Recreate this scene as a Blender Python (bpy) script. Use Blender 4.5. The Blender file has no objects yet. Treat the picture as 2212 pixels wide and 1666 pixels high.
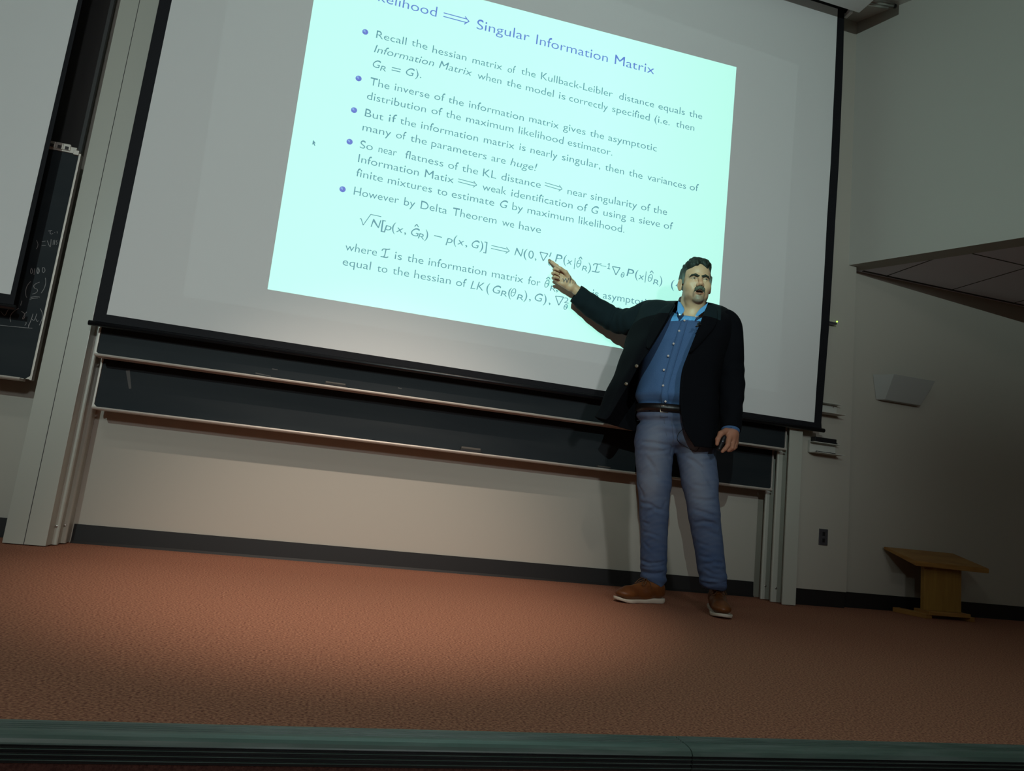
import bpy, bmesh, math, random
import numpy as np
from mathutils import Vector, Matrix

random.seed(7)
SC = bpy.context.scene
COL = SC.collection

# ---------------------------------------------------------------- camera
W, H, FPX = 2212.0, 1666.0, 1472.976
YAW, PITCH, ROLL = math.radians(13.47448), math.radians(8.81368), math.radians(6.25496)
EYE = np.array([0.0, 0.0, 0.48])


def _basis():
    cy, sy = math.cos(YAW), math.sin(YAW)
    f = np.array([sy * math.cos(PITCH), cy * math.cos(PITCH), math.sin(PITCH)])
    r = np.array([cy, -sy, 0.0])
    u = np.cross(r, f)
    c, s = math.cos(ROLL), math.sin(ROLL)
    return np.array([c * r + s * u, -s * r + c * u, f])


RB = _basis()
cam_data = bpy.data.cameras.new('camera')
cam = bpy.data.objects.new('camera', cam_data)
COL.objects.link(cam)
cam_data.sensor_fit = 'HORIZONTAL'
cam_data.sensor_width = 36.0
cam_data.lens = FPX / W * 36.0
cam_data.clip_start = 0.02
cam.matrix_world = Matrix(((RB[0][0], RB[1][0], -RB[2][0], EYE[0]),
                           (RB[0][1], RB[1][1], -RB[2][1], EYE[1]),
                           (RB[0][2], RB[1][2], -RB[2][2], EYE[2]),
                           (0, 0, 0, 1)))
SC.camera = cam

# ---------------------------------------------------------------- colour management, world
SC.view_settings.view_transform = 'Standard'
SC.view_settings.look = 'None'
SC.view_settings.gamma = 1.0
SC.view_settings.exposure = 0.0
SC.view_settings.use_curve_mapping = False
SC.cycles.use_denoising = True
SC.cycles.max_bounces = 6
SC.cycles.diffuse_bounces = 4
SC.cycles.sample_clamp_indirect = 4.0

world = bpy.data.worlds.new('world')
SC.world = world
world.use_nodes = True
world.node_tree.nodes['Background'].inputs[0].default_value = (0.9, 1.0, 0.95, 1)
world.node_tree.nodes['Background'].inputs[1].default_value = 0.004

# ---------------------------------------------------------------- light levels (the lamps are built with their fixtures below)
PROJ_POS = (-2.20, -4.20, 2.88)      # lens of the projector
PROJ_POWER = 3850.0
PROJ_COLOR = (0.45, 1.0, 0.86)
SPILL = (0.27, 0.155, 0.175)          # share of its light that leaks round the slide
POOL_POS, POOL_AIM, POOL_POWER = (0.14, 0.10, 3.85), (0.14, 3.12, 0.0), 600.0
POOL_COLOR = (1.0, 0.83, 0.70)
FILL_POS, FILL_AIM, FILL_POWER = (0.7, -5.0, 2.50), (0.4, 3.6, 1.6), 320.0  # soft fill spot added behind the camera to lift wall band and screen
FILL_COLOR = (0.93, 0.98, 1.0)
PANEL_POWER = 17.0


def light(name, kind, loc, aim, power, color, parent=None, **kw):
    d = bpy.data.lights.new(name, kind)
    d.energy = power
    d.color = color
    for k, v in kw.items():
        setattr(d, k, v)
    o = bpy.data.objects.new(name, d)
    COL.objects.link(o)
    o.location = loc
    o.rotation_euler = (Vector(aim) - Vector(loc)).to_track_quat('-Z', 'Y').to_euler()
    if parent:
        o.parent = parent
        o.matrix_parent_inverse = parent.matrix_world.inverted()
    return o


light('projector_lamp', 'SPOT', PROJ_POS, (0.80, 3.55, 2.20), PROJ_POWER, PROJ_COLOR,
      spot_size=math.radians(80), spot_blend=0.4, shadow_soft_size=0.0)
light('stage_downlight_lamp', 'SPOT', POOL_POS, POOL_AIM, POOL_POWER, POOL_COLOR,
      spot_size=math.radians(36.5), spot_blend=1.0, shadow_soft_size=0.05)
light('added_fill_spot_lamp', 'SPOT', FILL_POS, FILL_AIM, FILL_POWER, FILL_COLOR,
      spot_size=math.radians(50), spot_blend=1.0, shadow_soft_size=0.20)
for _i, _p in enumerate([(-1.6, -1.0, 3.90), (1.2, -3.4, 3.90)]):
    light('ceiling_panel_lamp', 'AREA', _p, (_p[0], _p[1], 0), PANEL_POWER, (1.0, 0.98, 0.93), shape='RECTANGLE', size=1.1, size_y=0.55)

# ---------------------------------------------------------------- helpers


def ray(px, py):
    v = np.array([(px - W / 2) / FPX, -(py - H / 2) / FPX, 1.0]) @ RB
    return v / v[1]


def P(px, py, Y):
    """world point on the plane at depth Y seen at that pixel of the photograph"""
    return EYE + ray(px, py) * Y


def FL(px, py, z=0.0):
    """world point on the horizontal plane z"""
    r = ray(px, py)
    return EYE + r * ((z - EYE[2]) / r[2])


class MB:
    def __init__(self):
        self.bm = bmesh.new()

    def box(self, x0, x1, y0, y1, z0, z1, bevel=0.0, mat=None):
        vs = [self.bm.verts.new(v) for v in ((x0, y0, z0), (x1, y0, z0), (x1, y1, z0), (x0, y1, z0),
                                             (x0, y0, z1), (x1, y0, z1), (x1, y1, z1), (x0, y1, z1))]
        fs = [self.bm.faces.new([vs[i] for i in q]) for q in
              ((0, 3, 2, 1), (4, 5, 6, 7), (0, 1, 5, 4), (1, 2, 6, 5), (2, 3, 7, 6), (3, 0, 4, 7))]
        if mat is not None:
            for v in vs:
                v.co = mat @ v.co
        if bevel:
            es = list({e for f in fs for e in f.edges})
            bmesh.ops.bevel(self.bm, geom=es, offset=bevel, segments=2, affect='EDGES', profile=0.6)
        return self

    def poly(self, pts):
        self.bm.faces.new([self.bm.verts.new(Vector(p)) for p in pts])
        return self

    def prism(self, plan, z0, z1, bevel=0.0):
        """extruded plan polygon [(x, y)...] between z0 and z1"""
        lo = [self.bm.verts.new((x, y, z0)) for x, y in plan]
        hi = [self.bm.verts.new((x, y, z1)) for x, y in plan]
        n = len(plan)
        fs = [self.bm.faces.new(list(reversed(lo))), self.bm.faces.new(hi)]
        for i in range(n):
            j = (i + 1) % n
            fs.append(self.bm.faces.new((lo[i], lo[j], hi[j], hi[i])))
        if bevel:
            es = list({e for f in fs for e in f.edges})
            bmesh.ops.bevel(self.bm, geom=es, offset=bevel, segments=2, affect='EDGES', profile=0.6)
        return self

    def extrude_x(self, prof, x0, x1):
        """profile [(y, z)...] extruded along x"""
        a = [self.bm.verts.new((x0, y, z)) for y, z in prof]
        b = [self.bm.verts.new((x1, y, z)) for y, z in prof]
        n = len(prof)
        self.bm.faces.new(a)
        self.bm.faces.new(list(reversed(b)))
        for i in range(n):
            j = (i + 1) % n
            self.bm.faces.new((a[i], b[i], b[j], a[j]))
        return self

    def tube(self, pts, r, n=10, caps=True):
        pts = [np.array(p, float) for p in pts]
        rr = r if hasattr(r, '__len__') else [r] * len(pts)
        rings = []
        up = np.array([0.0, 0.0, 1.0])
        for i, p in enumerate(pts):
            t = pts[min(i + 1, len(pts) - 1)] - pts[max(i - 1, 0)]
            t = t / (np.linalg.norm(t) + 1e-12)
            if abs(t @ up) > 0.95:
                up = np.array([1.0, 0.0, 0.0]) if abs(t[0]) < 0.9 else np.array([0.0, 1.0, 0.0])
            a = np.cross(t, up)
            a /= np.linalg.norm(a)
            b = np.cross(a, t)
            up = b
            rings.append([self.bm.verts.new(p + rr[i] * (math.cos(q) * a + math.sin(q) * b))
                          for q in [2 * math.pi * k / n for k in range(n)]])
        for i in range(len(rings) - 1):
            for k in range(n):
                j = (k + 1) % n
                self.bm.faces.new((rings[i][k], rings[i + 1][k], rings[i + 1][j], rings[i][j]))
        if caps:
            self.bm.faces.new(rings[0])
            self.bm.faces.new(list(reversed(rings[-1])))
        return self

    def ball(self, c, r, seg=14):
        m = Matrix.Translation(Vector(c)) @ (Matrix.Diagonal((*r, 1)) if hasattr(r, '__len__') else Matrix.Scale(r, 4))
        bmesh.ops.create_uvsphere(self.bm, u_segments=seg, v_segments=max(6, seg // 2 + 2), radius=1.0, matrix=m)
        return self

    def disc(self, c, axis, r, h, n=20):
        c = np.array(c, float)
        a = np.array(axis, float)
        a /= np.linalg.norm(a)
        return self.tube([c, c + a * h * 0.7, c + a * h], [r, r, r * 0.8], n)

    def grid(self, rows, closed=False):
        """rows of points -> quad sheet"""
        vr = [[self.bm.verts.new(Vector(p)) for p in r] for r in rows]
        for i in range(len(vr) - 1):
            m = len(vr[i])
            for k in range(m if closed else m - 1):
                j = (k + 1) % m
                self.bm.faces.new((vr[i][k], vr[i][j], vr[i + 1][j], vr[i + 1][k]))
        return vr

    def build(self, name, mat, parent=None, smooth=False, solid=0.0):
        bmesh.ops.recalc_face_normals(self.bm, faces=self.bm.faces)
        me = bpy.data.meshes.new(name)
        self.bm.to_mesh(me)
        self.bm.free()
        return link(name, me, mat, parent, smooth, solid)


def link(name, me, mat, parent=None, smooth=False, solid=0.0):
    if mat is not None:
        for m in (mat if isinstance(mat, (list, tuple)) else [mat]):
            me.materials.append(m)
    if smooth:
        me.polygons.foreach_set('use_smooth', [True] * len(me.polygons))
    o = bpy.data.objects.new(name, me)
    COL.objects.link(o)
    if solid:
        md = o.modifiers.new('solid', 'SOLIDIFY')
        md.thickness = solid
        md.offset = 0
    if parent is not None:
        o.parent = parent
        o.matrix_parent_inverse = Matrix.Translation(parent.location).inverted()
    return o


def tag(o, label, cat, group=None, kind=None):
    o['label'] = label
    o['category'] = cat
    if group:
        o['group'] = group
    if kind:
        o['kind'] = kind
    return o


def thing(name, loc, label, cat, group=None):
    o = bpy.data.objects.new(name, None)
    COL.objects.link(o)
    o.location = loc
    o.empty_display_size = 0.05
    return tag(o, label, cat, group)


def struct(name, mb, mat, label=None, cat='wall', parent=None, smooth=False):
    o = mb.build(name, mat, parent, smooth)
    if parent is None:
        o['kind'] = 'structure'
        o['label'] = label
        o['category'] = cat
    return o


# ---------------------------------------------------------------- materials


def material(name, color, rough=0.6, metal=0.0, spec=0.5, noise=None, bump=None, sss=0.0, coat=0.0):
    m = bpy.data.materials.new(name)
    m.use_nodes = True
    nt = m.node_tree
    b = nt.nodes['Principled BSDF']
    b.inputs['Base Color'].default_value = (*color, 1)
    b.inputs['Roughness'].default_value = rough
    b.inputs['Metallic'].default_value = metal
    b.inputs['Specular IOR Level'].default_value = spec
    if coat:
        b.inputs['Coat Weight'].default_value = coat
        b.inputs['Coat Roughness'].default_value = 0.2
    if sss:
        b.inputs['Subsurface Weight'].default_value = sss
        b.inputs['Subsurface Radius'].default_value = (0.012, 0.005, 0.003)
        b.inputs['Subsurface Scale'].default_value = 1.0
    tc = nt.nodes.new('ShaderNodeTexCoord')
    if noise:
        col2, scale, detail = noise[:3]
        mp = nt.nodes.new('ShaderNodeMapping')
        mp.inputs['Scale'].default_value = noise[3] if len(noise) > 3 else (1, 1, 1)
        n = nt.nodes.new('ShaderNodeTexNoise')
        n.inputs['Scale'].default_value = scale
        n.inputs['Detail'].default_value = detail
        r = nt.nodes.new('ShaderNodeValToRGB')
        lo, hi = noise[4] if len(noise) > 4 else (0.35, 0.65)
        r.color_ramp.elements[0].position = lo
        r.color_ramp.elements[1].position = hi
        r.color_ramp.elements[0].color = (*color, 1)
        r.color_ramp.elements[1].color = (*col2, 1)
        nt.links.new(tc.outputs['Object'], mp.inputs[0])
        nt.links.new(mp.outputs[0], n.inputs['Vector'])
        nt.links.new(n.outputs['Fac'], r.inputs[0])
        nt.links.new(r.outputs[0], b.inputs['Base Color'])
    if bump:
        scale, strength, dist = bump
        n2 = nt.nodes.new('ShaderNodeTexNoise')
        n2.inputs['Scale'].default_value = scale
        n2.inputs['Detail'].default_value = 3
        bp = nt.nodes.new('ShaderNodeBump')
        bp.inputs['Strength'].default_value = strength
        bp.inputs['Distance'].default_value = dist
        nt.links.new(tc.outputs['Object'], n2.inputs['Vector'])
        nt.links.new(n2.outputs['Fac'], bp.inputs['Height'])
        nt.links.new(bp.outputs[0], b.inputs['Normal'])
    return m


def film_graded(name, tint, fade):
    """clear film whose density evens out the illumination of the screen; the part round the slide leaks a little light, less towards the floor"""
    m = film(name, (1, 1, 1))
    nt = m.node_tree

    def node(kind, **kw):
        n = nt.nodes.new(kind)
        for k, v in kw.items():
            setattr(n, k, v)
        return n
    g = node('ShaderNodeNewGeometry')
    sub = node('ShaderNodeVectorMath', operation='SUBTRACT')
    sub.inputs[1].default_value = PROJ_POS
    nrm = node('ShaderNodeVectorMath', operation='NORMALIZE')
    sep = node('ShaderNodeSeparateXYZ')
    pw = node('ShaderNodeMath', operation='POWER')
    pw.inputs[1].default_value = -4.0
    mul = node('ShaderNodeMath', operation='MULTIPLY', use_clamp=True)
    mul.inputs[1].default_value = 0.70
    nt.links.new(g.outputs['Position'], sub.inputs[0])
    nt.links.new(sub.outputs[0], nrm.inputs[0])
    nt.links.new(nrm.outputs[0], sep.inputs[0])
    nt.links.new(sep.outputs['Y'], pw.inputs[0])
    nt.links.new(pw.outputs[0], mul.inputs[0])
    fac = mul.outputs[0]
    if fade:
        s2 = node('ShaderNodeSeparateXYZ')
        nt.links.new(nrm.outputs[0], s2.inputs[0])
        dv = node('ShaderNodeMath', operation='DIVIDE')
        nt.links.new(s2.outputs['Z'], dv.inputs[0])
        nt.links.new(s2.outputs['Y'], dv.inputs[1])
        mr = node('ShaderNodeMapRange', interpolation_type='SMOOTHSTEP')
        mr.inputs['From Min'].default_value = -0.395
        mr.inputs['From Max'].default_value = -0.235
        mr.inputs['To Min'].default_value = 0.30
        mr.inputs['To Max'].default_value = 1.0
        nt.links.new(dv.outputs[0], mr.inputs['Value'])
        dx = node('ShaderNodeMath', operation='DIVIDE')
        nt.links.new(s2.outputs['X'], dx.inputs[0])
        nt.links.new(s2.outputs['Y'], dx.inputs[1])
        mx = node('ShaderNodeMapRange', interpolation_type='SMOOTHSTEP')
        for k, v in (('From Min', 0.46), ('From Max', 0.78), ('To Min', 0.0), ('To Max', 0.9)):
            mx.inputs[k].default_value = v
        nt.links.new(dx.outputs[0], mx.inputs['Value'])
        my = node('ShaderNodeMapRange', interpolation_type='SMOOTHSTEP')
        for k, v in (('From Min', -0.255), ('From Max', -0.075), ('To Min', 1.0), ('To Max', 0.0)):
            my.inputs[k].default_value = v
        nt.links.new(dv.outputs[0], my.inputs['Value'])
        mq = node('ShaderNodeMath', operation='MULTIPLY')
        nt.links.new(mx.outputs[0], mq.inputs[0])
        nt.links.new(my.outputs[0], mq.inputs[1])
        inv = node('ShaderNodeMath', operation='SUBTRACT')
        inv.inputs[0].default_value = 1.0
        nt.links.new(mq.outputs[0], inv.inputs[1])
        for src in (mr.outputs[0], inv.outputs[0]):
            m2 = node('ShaderNodeMath', operation='MULTIPLY')
            nt.links.new(fac, m2.inputs[0])
            nt.links.new(src, m2.inputs[1])
            fac = m2.outputs[0]
    sc_ = node('ShaderNodeVectorMath', operation='SCALE')
    sc_.inputs[0].default_value = tint
    nt.links.new(fac, sc_.inputs['Scale'])
    nt.links.new(sc_.outputs[0], next(n for n in nt.nodes if n.type == 'BSDF_TRANSPARENT').inputs[0])
    return m


def film(name, color):
    """clear or dyed transparency: it only filters the light that goes through it"""
    m = bpy.data.materials.new(name)
    m.use_nodes = True
    nt = m.node_tree
    nt.nodes.clear()
    o = nt.nodes.new('ShaderNodeOutputMaterial')
    t = nt.nodes.new('ShaderNodeBsdfTransparent')
    t.inputs[0].default_value = (*color, 1)
    nt.links.new(t.outputs[0], o.inputs[0])
    return m


def glow(name, color, strength):
    m = bpy.data.materials.new(name)
    m.use_nodes = True
    b = m.node_tree.nodes['Principled BSDF']
    b.inputs['Base Color'].default_value = (*color, 1)
    b.inputs['Emission Color'].default_value = (*color, 1)
    b.inputs['Emission Strength'].default_value = strength
    return m


M = {}
M['wall'] = material('wall_paint', (0.47, 0.44, 0.38), 0.75, bump=(180, 0.05, 0.002))
M['wall_up'] = material('upper_wall_paint', (0.43, 0.42, 0.38), 0.75, bump=(180, 0.05, 0.002))
M['ceiling'] = material('ceiling_paint', (0.55, 0.54, 0.51), 0.85)
M['soffit'] = material('soffit_tile', (0.76, 0.75, 0.84), 0.85, bump=(260, 0.08, 0.002))
M['seam'] = material('dark_seam', (0.05, 0.045, 0.045), 0.8)
M['carpet'] = material('carpet', (0.19, 0.072, 0.050), 0.95, spec=0.1, noise=((0.53, 0.245, 0.150), 215, 6, (0.7, 1, 1), (0.36, 0.66)), bump=(380, 0.25, 0.003))
M['carpet2'] = material('carpet_lower', (0.11, 0.05, 0.04), 0.95, spec=0.1, noise=((0.19, 0.085, 0.065), 210, 4), bump=(330, 0.5, 0.004))
M['base'] = material('baseboard_rubber', (0.0065, 0.006, 0.0062), 0.55)
M['nosing'] = material('nosing_rubber', (0.070, 0.118, 0.100), 0.42, noise=((0.15, 0.20, 0.185), 9, 5, (0.6, 6, 6), (0.45, 0.8)), bump=(60, 0.15, 0.002))
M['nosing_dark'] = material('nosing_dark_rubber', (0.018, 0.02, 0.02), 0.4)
M['post'] = material('post_paint', (0.49, 0.49, 0.43), 0.30, spec=0.7, bump=(30, 0.03, 0.002))
M['steel'] = material('brushed_steel', (0.62, 0.62, 0.60), 0.3, 1.0)
M['alu'] = material('tray_aluminium', (0.62, 0.56, 0.50), 0.45, 0.35)
M['slate'] = material('slate', (0.012, 0.017, 0.021), 0.62, spec=0.25, noise=((0.020, 0.025, 0.028), 3.5, 6, (0.5, 1, 2.5), (0.4, 0.75)), bump=(300, 0.03, 0.001))
M['slate_grey'] = material('old_slate', (0.05, 0.047, 0.046), 0.6, noise=((0.036, 0.036, 0.037), 4, 4, (3, 1, 0.5)))
M['screen'] = material('screen_fabric', (0.80, 0.80, 0.79), 0.9, spec=0.1)
M['border'] = material('screen_border', (0.008, 0.008, 0.011), 0.7, spec=0.25)
M['bar'] = material('screen_bar', (0.006, 0.006, 0.008), 0.35)
M['housing'] = material('housing_enamel', (0.80, 0.78, 0.79), 0.5)
M['chalk'] = material('chalk', (0.40, 0.39, 0.39), 0.95, spec=0.05)
M['chalk_faint'] = material('faint_chalk', (0.13, 0.125, 0.12), 0.95, spec=0.05)
M['eraser'] = material('eraser_felt', (0.035, 0.033, 0.035), 0.9, bump=(150, 0.5, 0.004))
M['eraser_wood'] = material('eraser_back', (0.10, 0.085, 0.07), 0.6)
M['shelf'] = material('shelf_enamel', (0.56, 0.55, 0.50), 0.5)
M['plate'] = material('outlet_steel', (0.16, 0.16, 0.19), 0.35, 0.8)
M['oak'] = material('oak', (0.42, 0.22, 0.06), 0.5, noise=((0.32, 0.15, 0.035), 6, 5, (1, 1, 14)))
M['oak_dark'] = material('oak_panel', (0.40, 0.235, 0.05), 0.55, noise=((0.33, 0.18, 0.04), 5, 5, (9, 1, 1)))
M['sconce'] = material('sconce_cover', (0.40, 0.40, 0.38), 0.45)
M['blackplastic'] = material('black_plastic', (0.010, 0.010, 0.012), 0.4)
M['led'] = glow('green_led', (0.45, 0.9, 0.10), 1.6)
M['proj_body'] = material('projector_body', (0.6, 0.6, 0.6), 0.5)
M['panel_glow'] = glow('light_diffuser', (0.9, 1.0, 0.92), 0.4)
M['skin'] = material('skin', (0.56, 0.36, 0.255), 0.5, spec=0.35, sss=0.12, bump=(300, 0.22, 0.002))
M['hair'] = material('hair_brown', (0.008, 0.007, 0.006), 0.6, spec=0.2, noise=((0.026, 0.023, 0.019), 95, 3, (1, 1, 1), (0.4, 0.72)), bump=(260, 0.5, 0.003))
M['hair_grey'] = material('hair_greying', (0.15, 0.125, 0.10), 0.7, spec=0.2, noise=((0.34, 0.29, 0.24), 160, 3), bump=(300, 0.5, 0.003))
M['moustache'] = material('moustache_hair', (0.040, 0.032, 0.024), 0.7, spec=0.15, noise=((0.095, 0.08, 0.06), 240, 3), bump=(320, 0.5, 0.003))
M['brow'] = material('brow_hair', (0.020, 0.016, 0.012), 0.7, spec=0.2, bump=(300, 0.4, 0.002))
M['eyewhite'] = material('eye_white', (0.62, 0.60, 0.55), 0.25)
M['iris'] = material('iris', (0.03, 0.025, 0.018), 0.15)
M['mouth'] = material('mouth_inside', (0.03, 0.008, 0.006), 0.6)
M['lip'] = material('lip', (0.42, 0.20, 0.16), 0.45, sss=0.05)
M['shirt'] = material('shirt_chambray', (0.100, 0.205, 0.40), 0.85, spec=0.15, noise=((0.075, 0.165, 0.35), 420, 2), bump=(500, 0.12, 0.001))
M['shirt_in'] = material('shirt_inside', (0.03, 0.07, 0.20), 0.85, spec=0.15)
M['button'] = material('shirt_button', (0.72, 0.70, 0.66), 0.35)
M['jacket'] = material('jacket_navy_wool', (0.0048, 0.0058, 0.0082), 0.9, spec=0.10, bump=(420, 0.2, 0.001))
M['lining'] = material('jacket_lining', (0.005, 0.005, 0.007), 0.6, spec=0.3)
M['horn'] = material('horn_button', (0.16, 0.12, 0.08), 0.3)
M['jeans'] = None
M['stitch'] = material('stitch_thread', (0.13, 0.15, 0.19), 0.9)
M['belt'] = material('belt_leather', (0.010, 0.008, 0.008), 0.35)
M['buckle'] = material('buckle_metal', (0.55, 0.45, 0.36), 0.35, 0.9)
M['shoe'] = material('shoe_leather', (0.20, 0.070, 0.017), 0.42, spec=0.4, noise=((0.13, 0.042, 0.011), 14, 4), bump=(60, 0.08, 0.002))
M['sole'] = material('shoe_sole', (0.66, 0.62, 0.52), 0.6)
M['lace'] = material('shoe_lace', (0.11, 0.05, 0.02), 0.8)
M['gold'] = material('gold', (0.85, 0.6, 0.25), 0.2, 1.0)

# jeans: faded thighs are wear in the cloth, read from a colour attribute
mj = bpy.data.materials.new('jeans_denim')
mj.use_nodes = True
_nt = mj.node_tree
_b = _nt.nodes['Principled BSDF']
_b.inputs['Roughness'].default_value = 0.9
_b.inputs['Specular IOR Level'].default_value = 0.12
_a = _nt.nodes.new('ShaderNodeAttribute')
_a.attribute_name = 'wear'
_n = _nt.nodes.new('ShaderNodeTexNoise')
_n.inputs['Scale'].default_value = 380
_n.inputs['Detail'].default_value = 2
_tc = _nt.nodes.new('ShaderNodeTexCoord')
_mx = _nt.nodes.new('ShaderNodeMix')
_mx.data_type = 'RGBA'
_mx.inputs[6].default_value = (0.060, 0.100, 0.205, 1)
_mx.inputs[7].default_value = (0.200, 0.235, 0.310, 1)
_bp = _nt.nodes.new('ShaderNodeBump')
_bp.inputs['Strength'].default_value = 0.25
_bp.inputs['Distance'].default_value = 0.002
_nt.links.new(_tc.outputs['Object'], _n.inputs['Vector'])
_nt.links.new(_n.outputs['Fac'], _bp.inputs['Height'])
_nt.links.new(_a.outputs['Fac'], _mx.inputs[0])
_nt.links.new(_mx.outputs[2], _b.inputs['Base Color'])
_nt.links.new(_bp.outputs[0], _b.inputs['Normal'])
M['jeans'] = mj

# skin takes a pigment attribute (lips, stubble shadow, ruddy nose, painted eye-socket shade)
_nt = M['skin'].node_tree
_b = _nt.nodes['Principled BSDF']
_a = _nt.nodes.new('ShaderNodeAttribute')
_a.attribute_name = 'pigment_shade'
_mx = _nt.nodes.new('ShaderNodeMix')
_mx.data_type = 'RGBA'
_mx.blend_type = 'MULTIPLY'
_mx.inputs[0].default_value = 1.0
_mx.inputs[6].default_value = (0.44, 0.205, 0.128, 1)
_nt.links.new(_a.outputs['Color'], _mx.inputs[7])
_nt.links.new(_mx.outputs[2], _b.inputs['Base Color'])

# ================================================================ THE HALL
YW, YS, YR = 3.87, 3.66, 3.735        # board wall, strip wall, recessed wall
ZC, ZS = 3.955, 2.182                 # ceiling, soffit
Y0 = 1.408                            # edge of the stage carpet
BK = (3.051, YS)                      # corner where the slanted bulkhead meets the strip wall
BD = np.array([0.457, -0.815]) / math.hypot(0.457, 0.815)
B2 = (BK[0] + BD[0] * 4.0, BK[1] + BD[1] * 4.0)

struct('floor', MB().box(-5, 6.5, Y0 - 0.02, 3.95, -0.03, 0.0), M['carpet'], 'red brown carpet of the raised stage', 'floor')
struct('floor_lower', MB().box(-5, 6.5, -7, Y0 - 0.02, -0.24, -0.18), M['carpet2'], 'dark carpet of the lower floor in front of the stage', 'floor')
struct('wall_stage', MB().box(-5, 6.5, Y0 - 0.02, Y0 + 0.06, -0.24, -0.03), M['carpet2'], 'carpeted riser under the stage edge', 'wall')
struct('wall_back', MB().box(-5, 2.9, YW, YW + 0.12, 0, ZC), M['wall'], 'cream wall behind the chalkboards', 'wall')
struct('wall_strip', MB().prism([(2.7045, YS), (3.11, YS), (3.11, YW), (2.7045, YW)], 0.096, ZC), M['wall'],
       'narrow projecting wall strip beside the right chalkboard post', 'wall')
struct('wall_right', MB().box(3.05, 6.6, YR, YR + 0.15, 0, ZS + 0.1), M['wall'], 'recessed cream wall under the soffit on the right', 'wall')
struct('wall_bulkhead', MB().prism([BK, B2, (B2[0] + 0.12, B2[1] + 0.06), (BK[0] + 0.12, BK[1] + 0.06)], ZS, ZC), M['wall_up'],
       'slanted upper wall above the soffit on the right', 'wall')
mb = MB()
mb.prism([(BK[0] + 0.02, BK[1] + 0.004), (B2[0] + 0.01, B2[1]), (6.6, B2[1]), (6.6, YR + 0.1), (3.08, YR + 0.1)], ZS + 0.003, ZS + 0.05)
so = struct('ceiling_soffit', mb, M['soffit'], 'dark tiled soffit over the recessed wall', 'ceiling')
mb = MB()
zz = ZS + 0.0015
for x in (3.39, 3.93, 4.47, 5.01):
    yb = BK[1] + (x - BK[0]) / BD[0] * BD[1] + 0.05
    mb.box(x - 0.004, x + 0.004, max(yb, 0.5), YR - 0.03, zz, zz + 0.004)
mb.box(3.20, 6.5, YR - 0.036, YR - 0.022, zz - 0.002, zz + 0.004)
for y in (3.155, 2.61, 2.07):
    xb = BK[0] + (BK[1] - y) / -BD[1] * BD[0]
    mb.box(xb + 0.10, 6.5, y - 0.004, y + 0.004, zz, zz + 0.004)
mb.build('tile_seams', M['seam'], so)
struct('ceiling', MB().box(-5, 6.6, -7, 4.0, ZC, ZC + 0.1), M['ceiling'], 'pale ceiling above the screen', 'ceiling')
struct('wall_left', MB().box(-5.1, -5, -7, 4.0, -0.24, ZC), M['wall'], 'side wall on the left of the hall', 'wall')
struct('wall_far_right', MB().box(6.5, 6.6, -7, YR, -0.24, ZC), M['wall'], 'side wall on the right of the hall', 'wall')
struct('wall_rear', MB().box(-5, 6.6, -7.1, -7, -0.24, ZC), M['wall'], 'rear wall behind the seats', 'wall')

# baseboards
BH = 0.0915
struct('baseboard_back', MB().extrude_x([(YW, 0), (YW - 0.022, 0), (YW - 0.014, 0.012), (YW - 0.010, BH), (YW, BH)], -1.21, 2.60), M['base'],
       'black rubber baseboard under the chalkboards', 'baseboard')
struct('baseboard_left', MB().extrude_x([(YW, 0), (YW - 0.022, 0), (YW - 0.014, 0.012), (YW - 0.010, BH), (YW, BH)], -5, -1.42), M['base'],
       'black baseboard left of the left post', 'baseboard')
struct('baseboard_right', MB().extrude_x([(YR, 0), (YR - 0.022, 0), (YR - 0.014, 0.012), (YR - 0.010, BH), (YR, BH)], 3.11, 6.5), M['base'],
       'black baseboard along the recessed wall behind the lectern', 'baseboard')
struct('baseboard_strip', MB().box(2.70, 3.11, YS + 0.012, YS + 0.05, 0, 0.098), M['base'], 'black recessed baseboard under the wall strip', 'baseboard')

# rubber nosing along the stage edge, two lengths that meet at a seam
prof = [(Y0, 0.0)]
yy = Y0
prof += [(Y0, 0.004)]
for k in range(4):
    y = Y0 - 0.010 - 0.009 * k
    prof += [(y + 0.0022, 0.004), (y + 0.0016, 0.0022), (y - 0.0016, 0.0022), (y - 0.0022, 0.004)]
prof += [(1.358, 0.004), (1.345, 0.0025), (1.337, -0.001), (1.333, -0.006), (1.332, -0.0085)]
top_prof = prof + [(1.345, -0.0085), (1.36, -0.006), (1.39, -0.004)]
fprof = [(1.336, -0.0085)]
for k in range(3):
    z = -0.0125 - 0.0085 * k
    fprof += [(1.336, z + 0.0008), (1.332, z + 0.0005), (1.332, z - 0.0010), (1.336, z - 0.0014)]
fprof += [(1.336, -0.0385), (1.345, -0.0405), (1.388, -0.0405), (1.388, -0.0085)]
SEAM_X = FL(1503, 1630)[0]
for nm, x0, x1, lb in (('trim_1', -5, SEAM_X - 0.001, 'long dark green rubber nosing on the stage edge left of the seam'),
                       ('trim_2', SEAM_X + 0.001, 6.5, 'dark green rubber nosing on the stage edge right of the seam')):
    o = struct(nm, MB().extrude_x(top_prof, x0, x1), M['nosing'], lb, 'trim')
    nf = MB().extrude_x(fprof, x0, x1).build('nosing_face', M['nosing_dark'], o)
    for z in (-0.0150, -0.0235, -0.0320):
        MB().box(x0, x1, 1.3312, 1.3345, z - 0.0005, z + 0.0005).build('nosing_rib', M['nosing'], nf)

# ================================================================ CHALKBOARD POSTS


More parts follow.
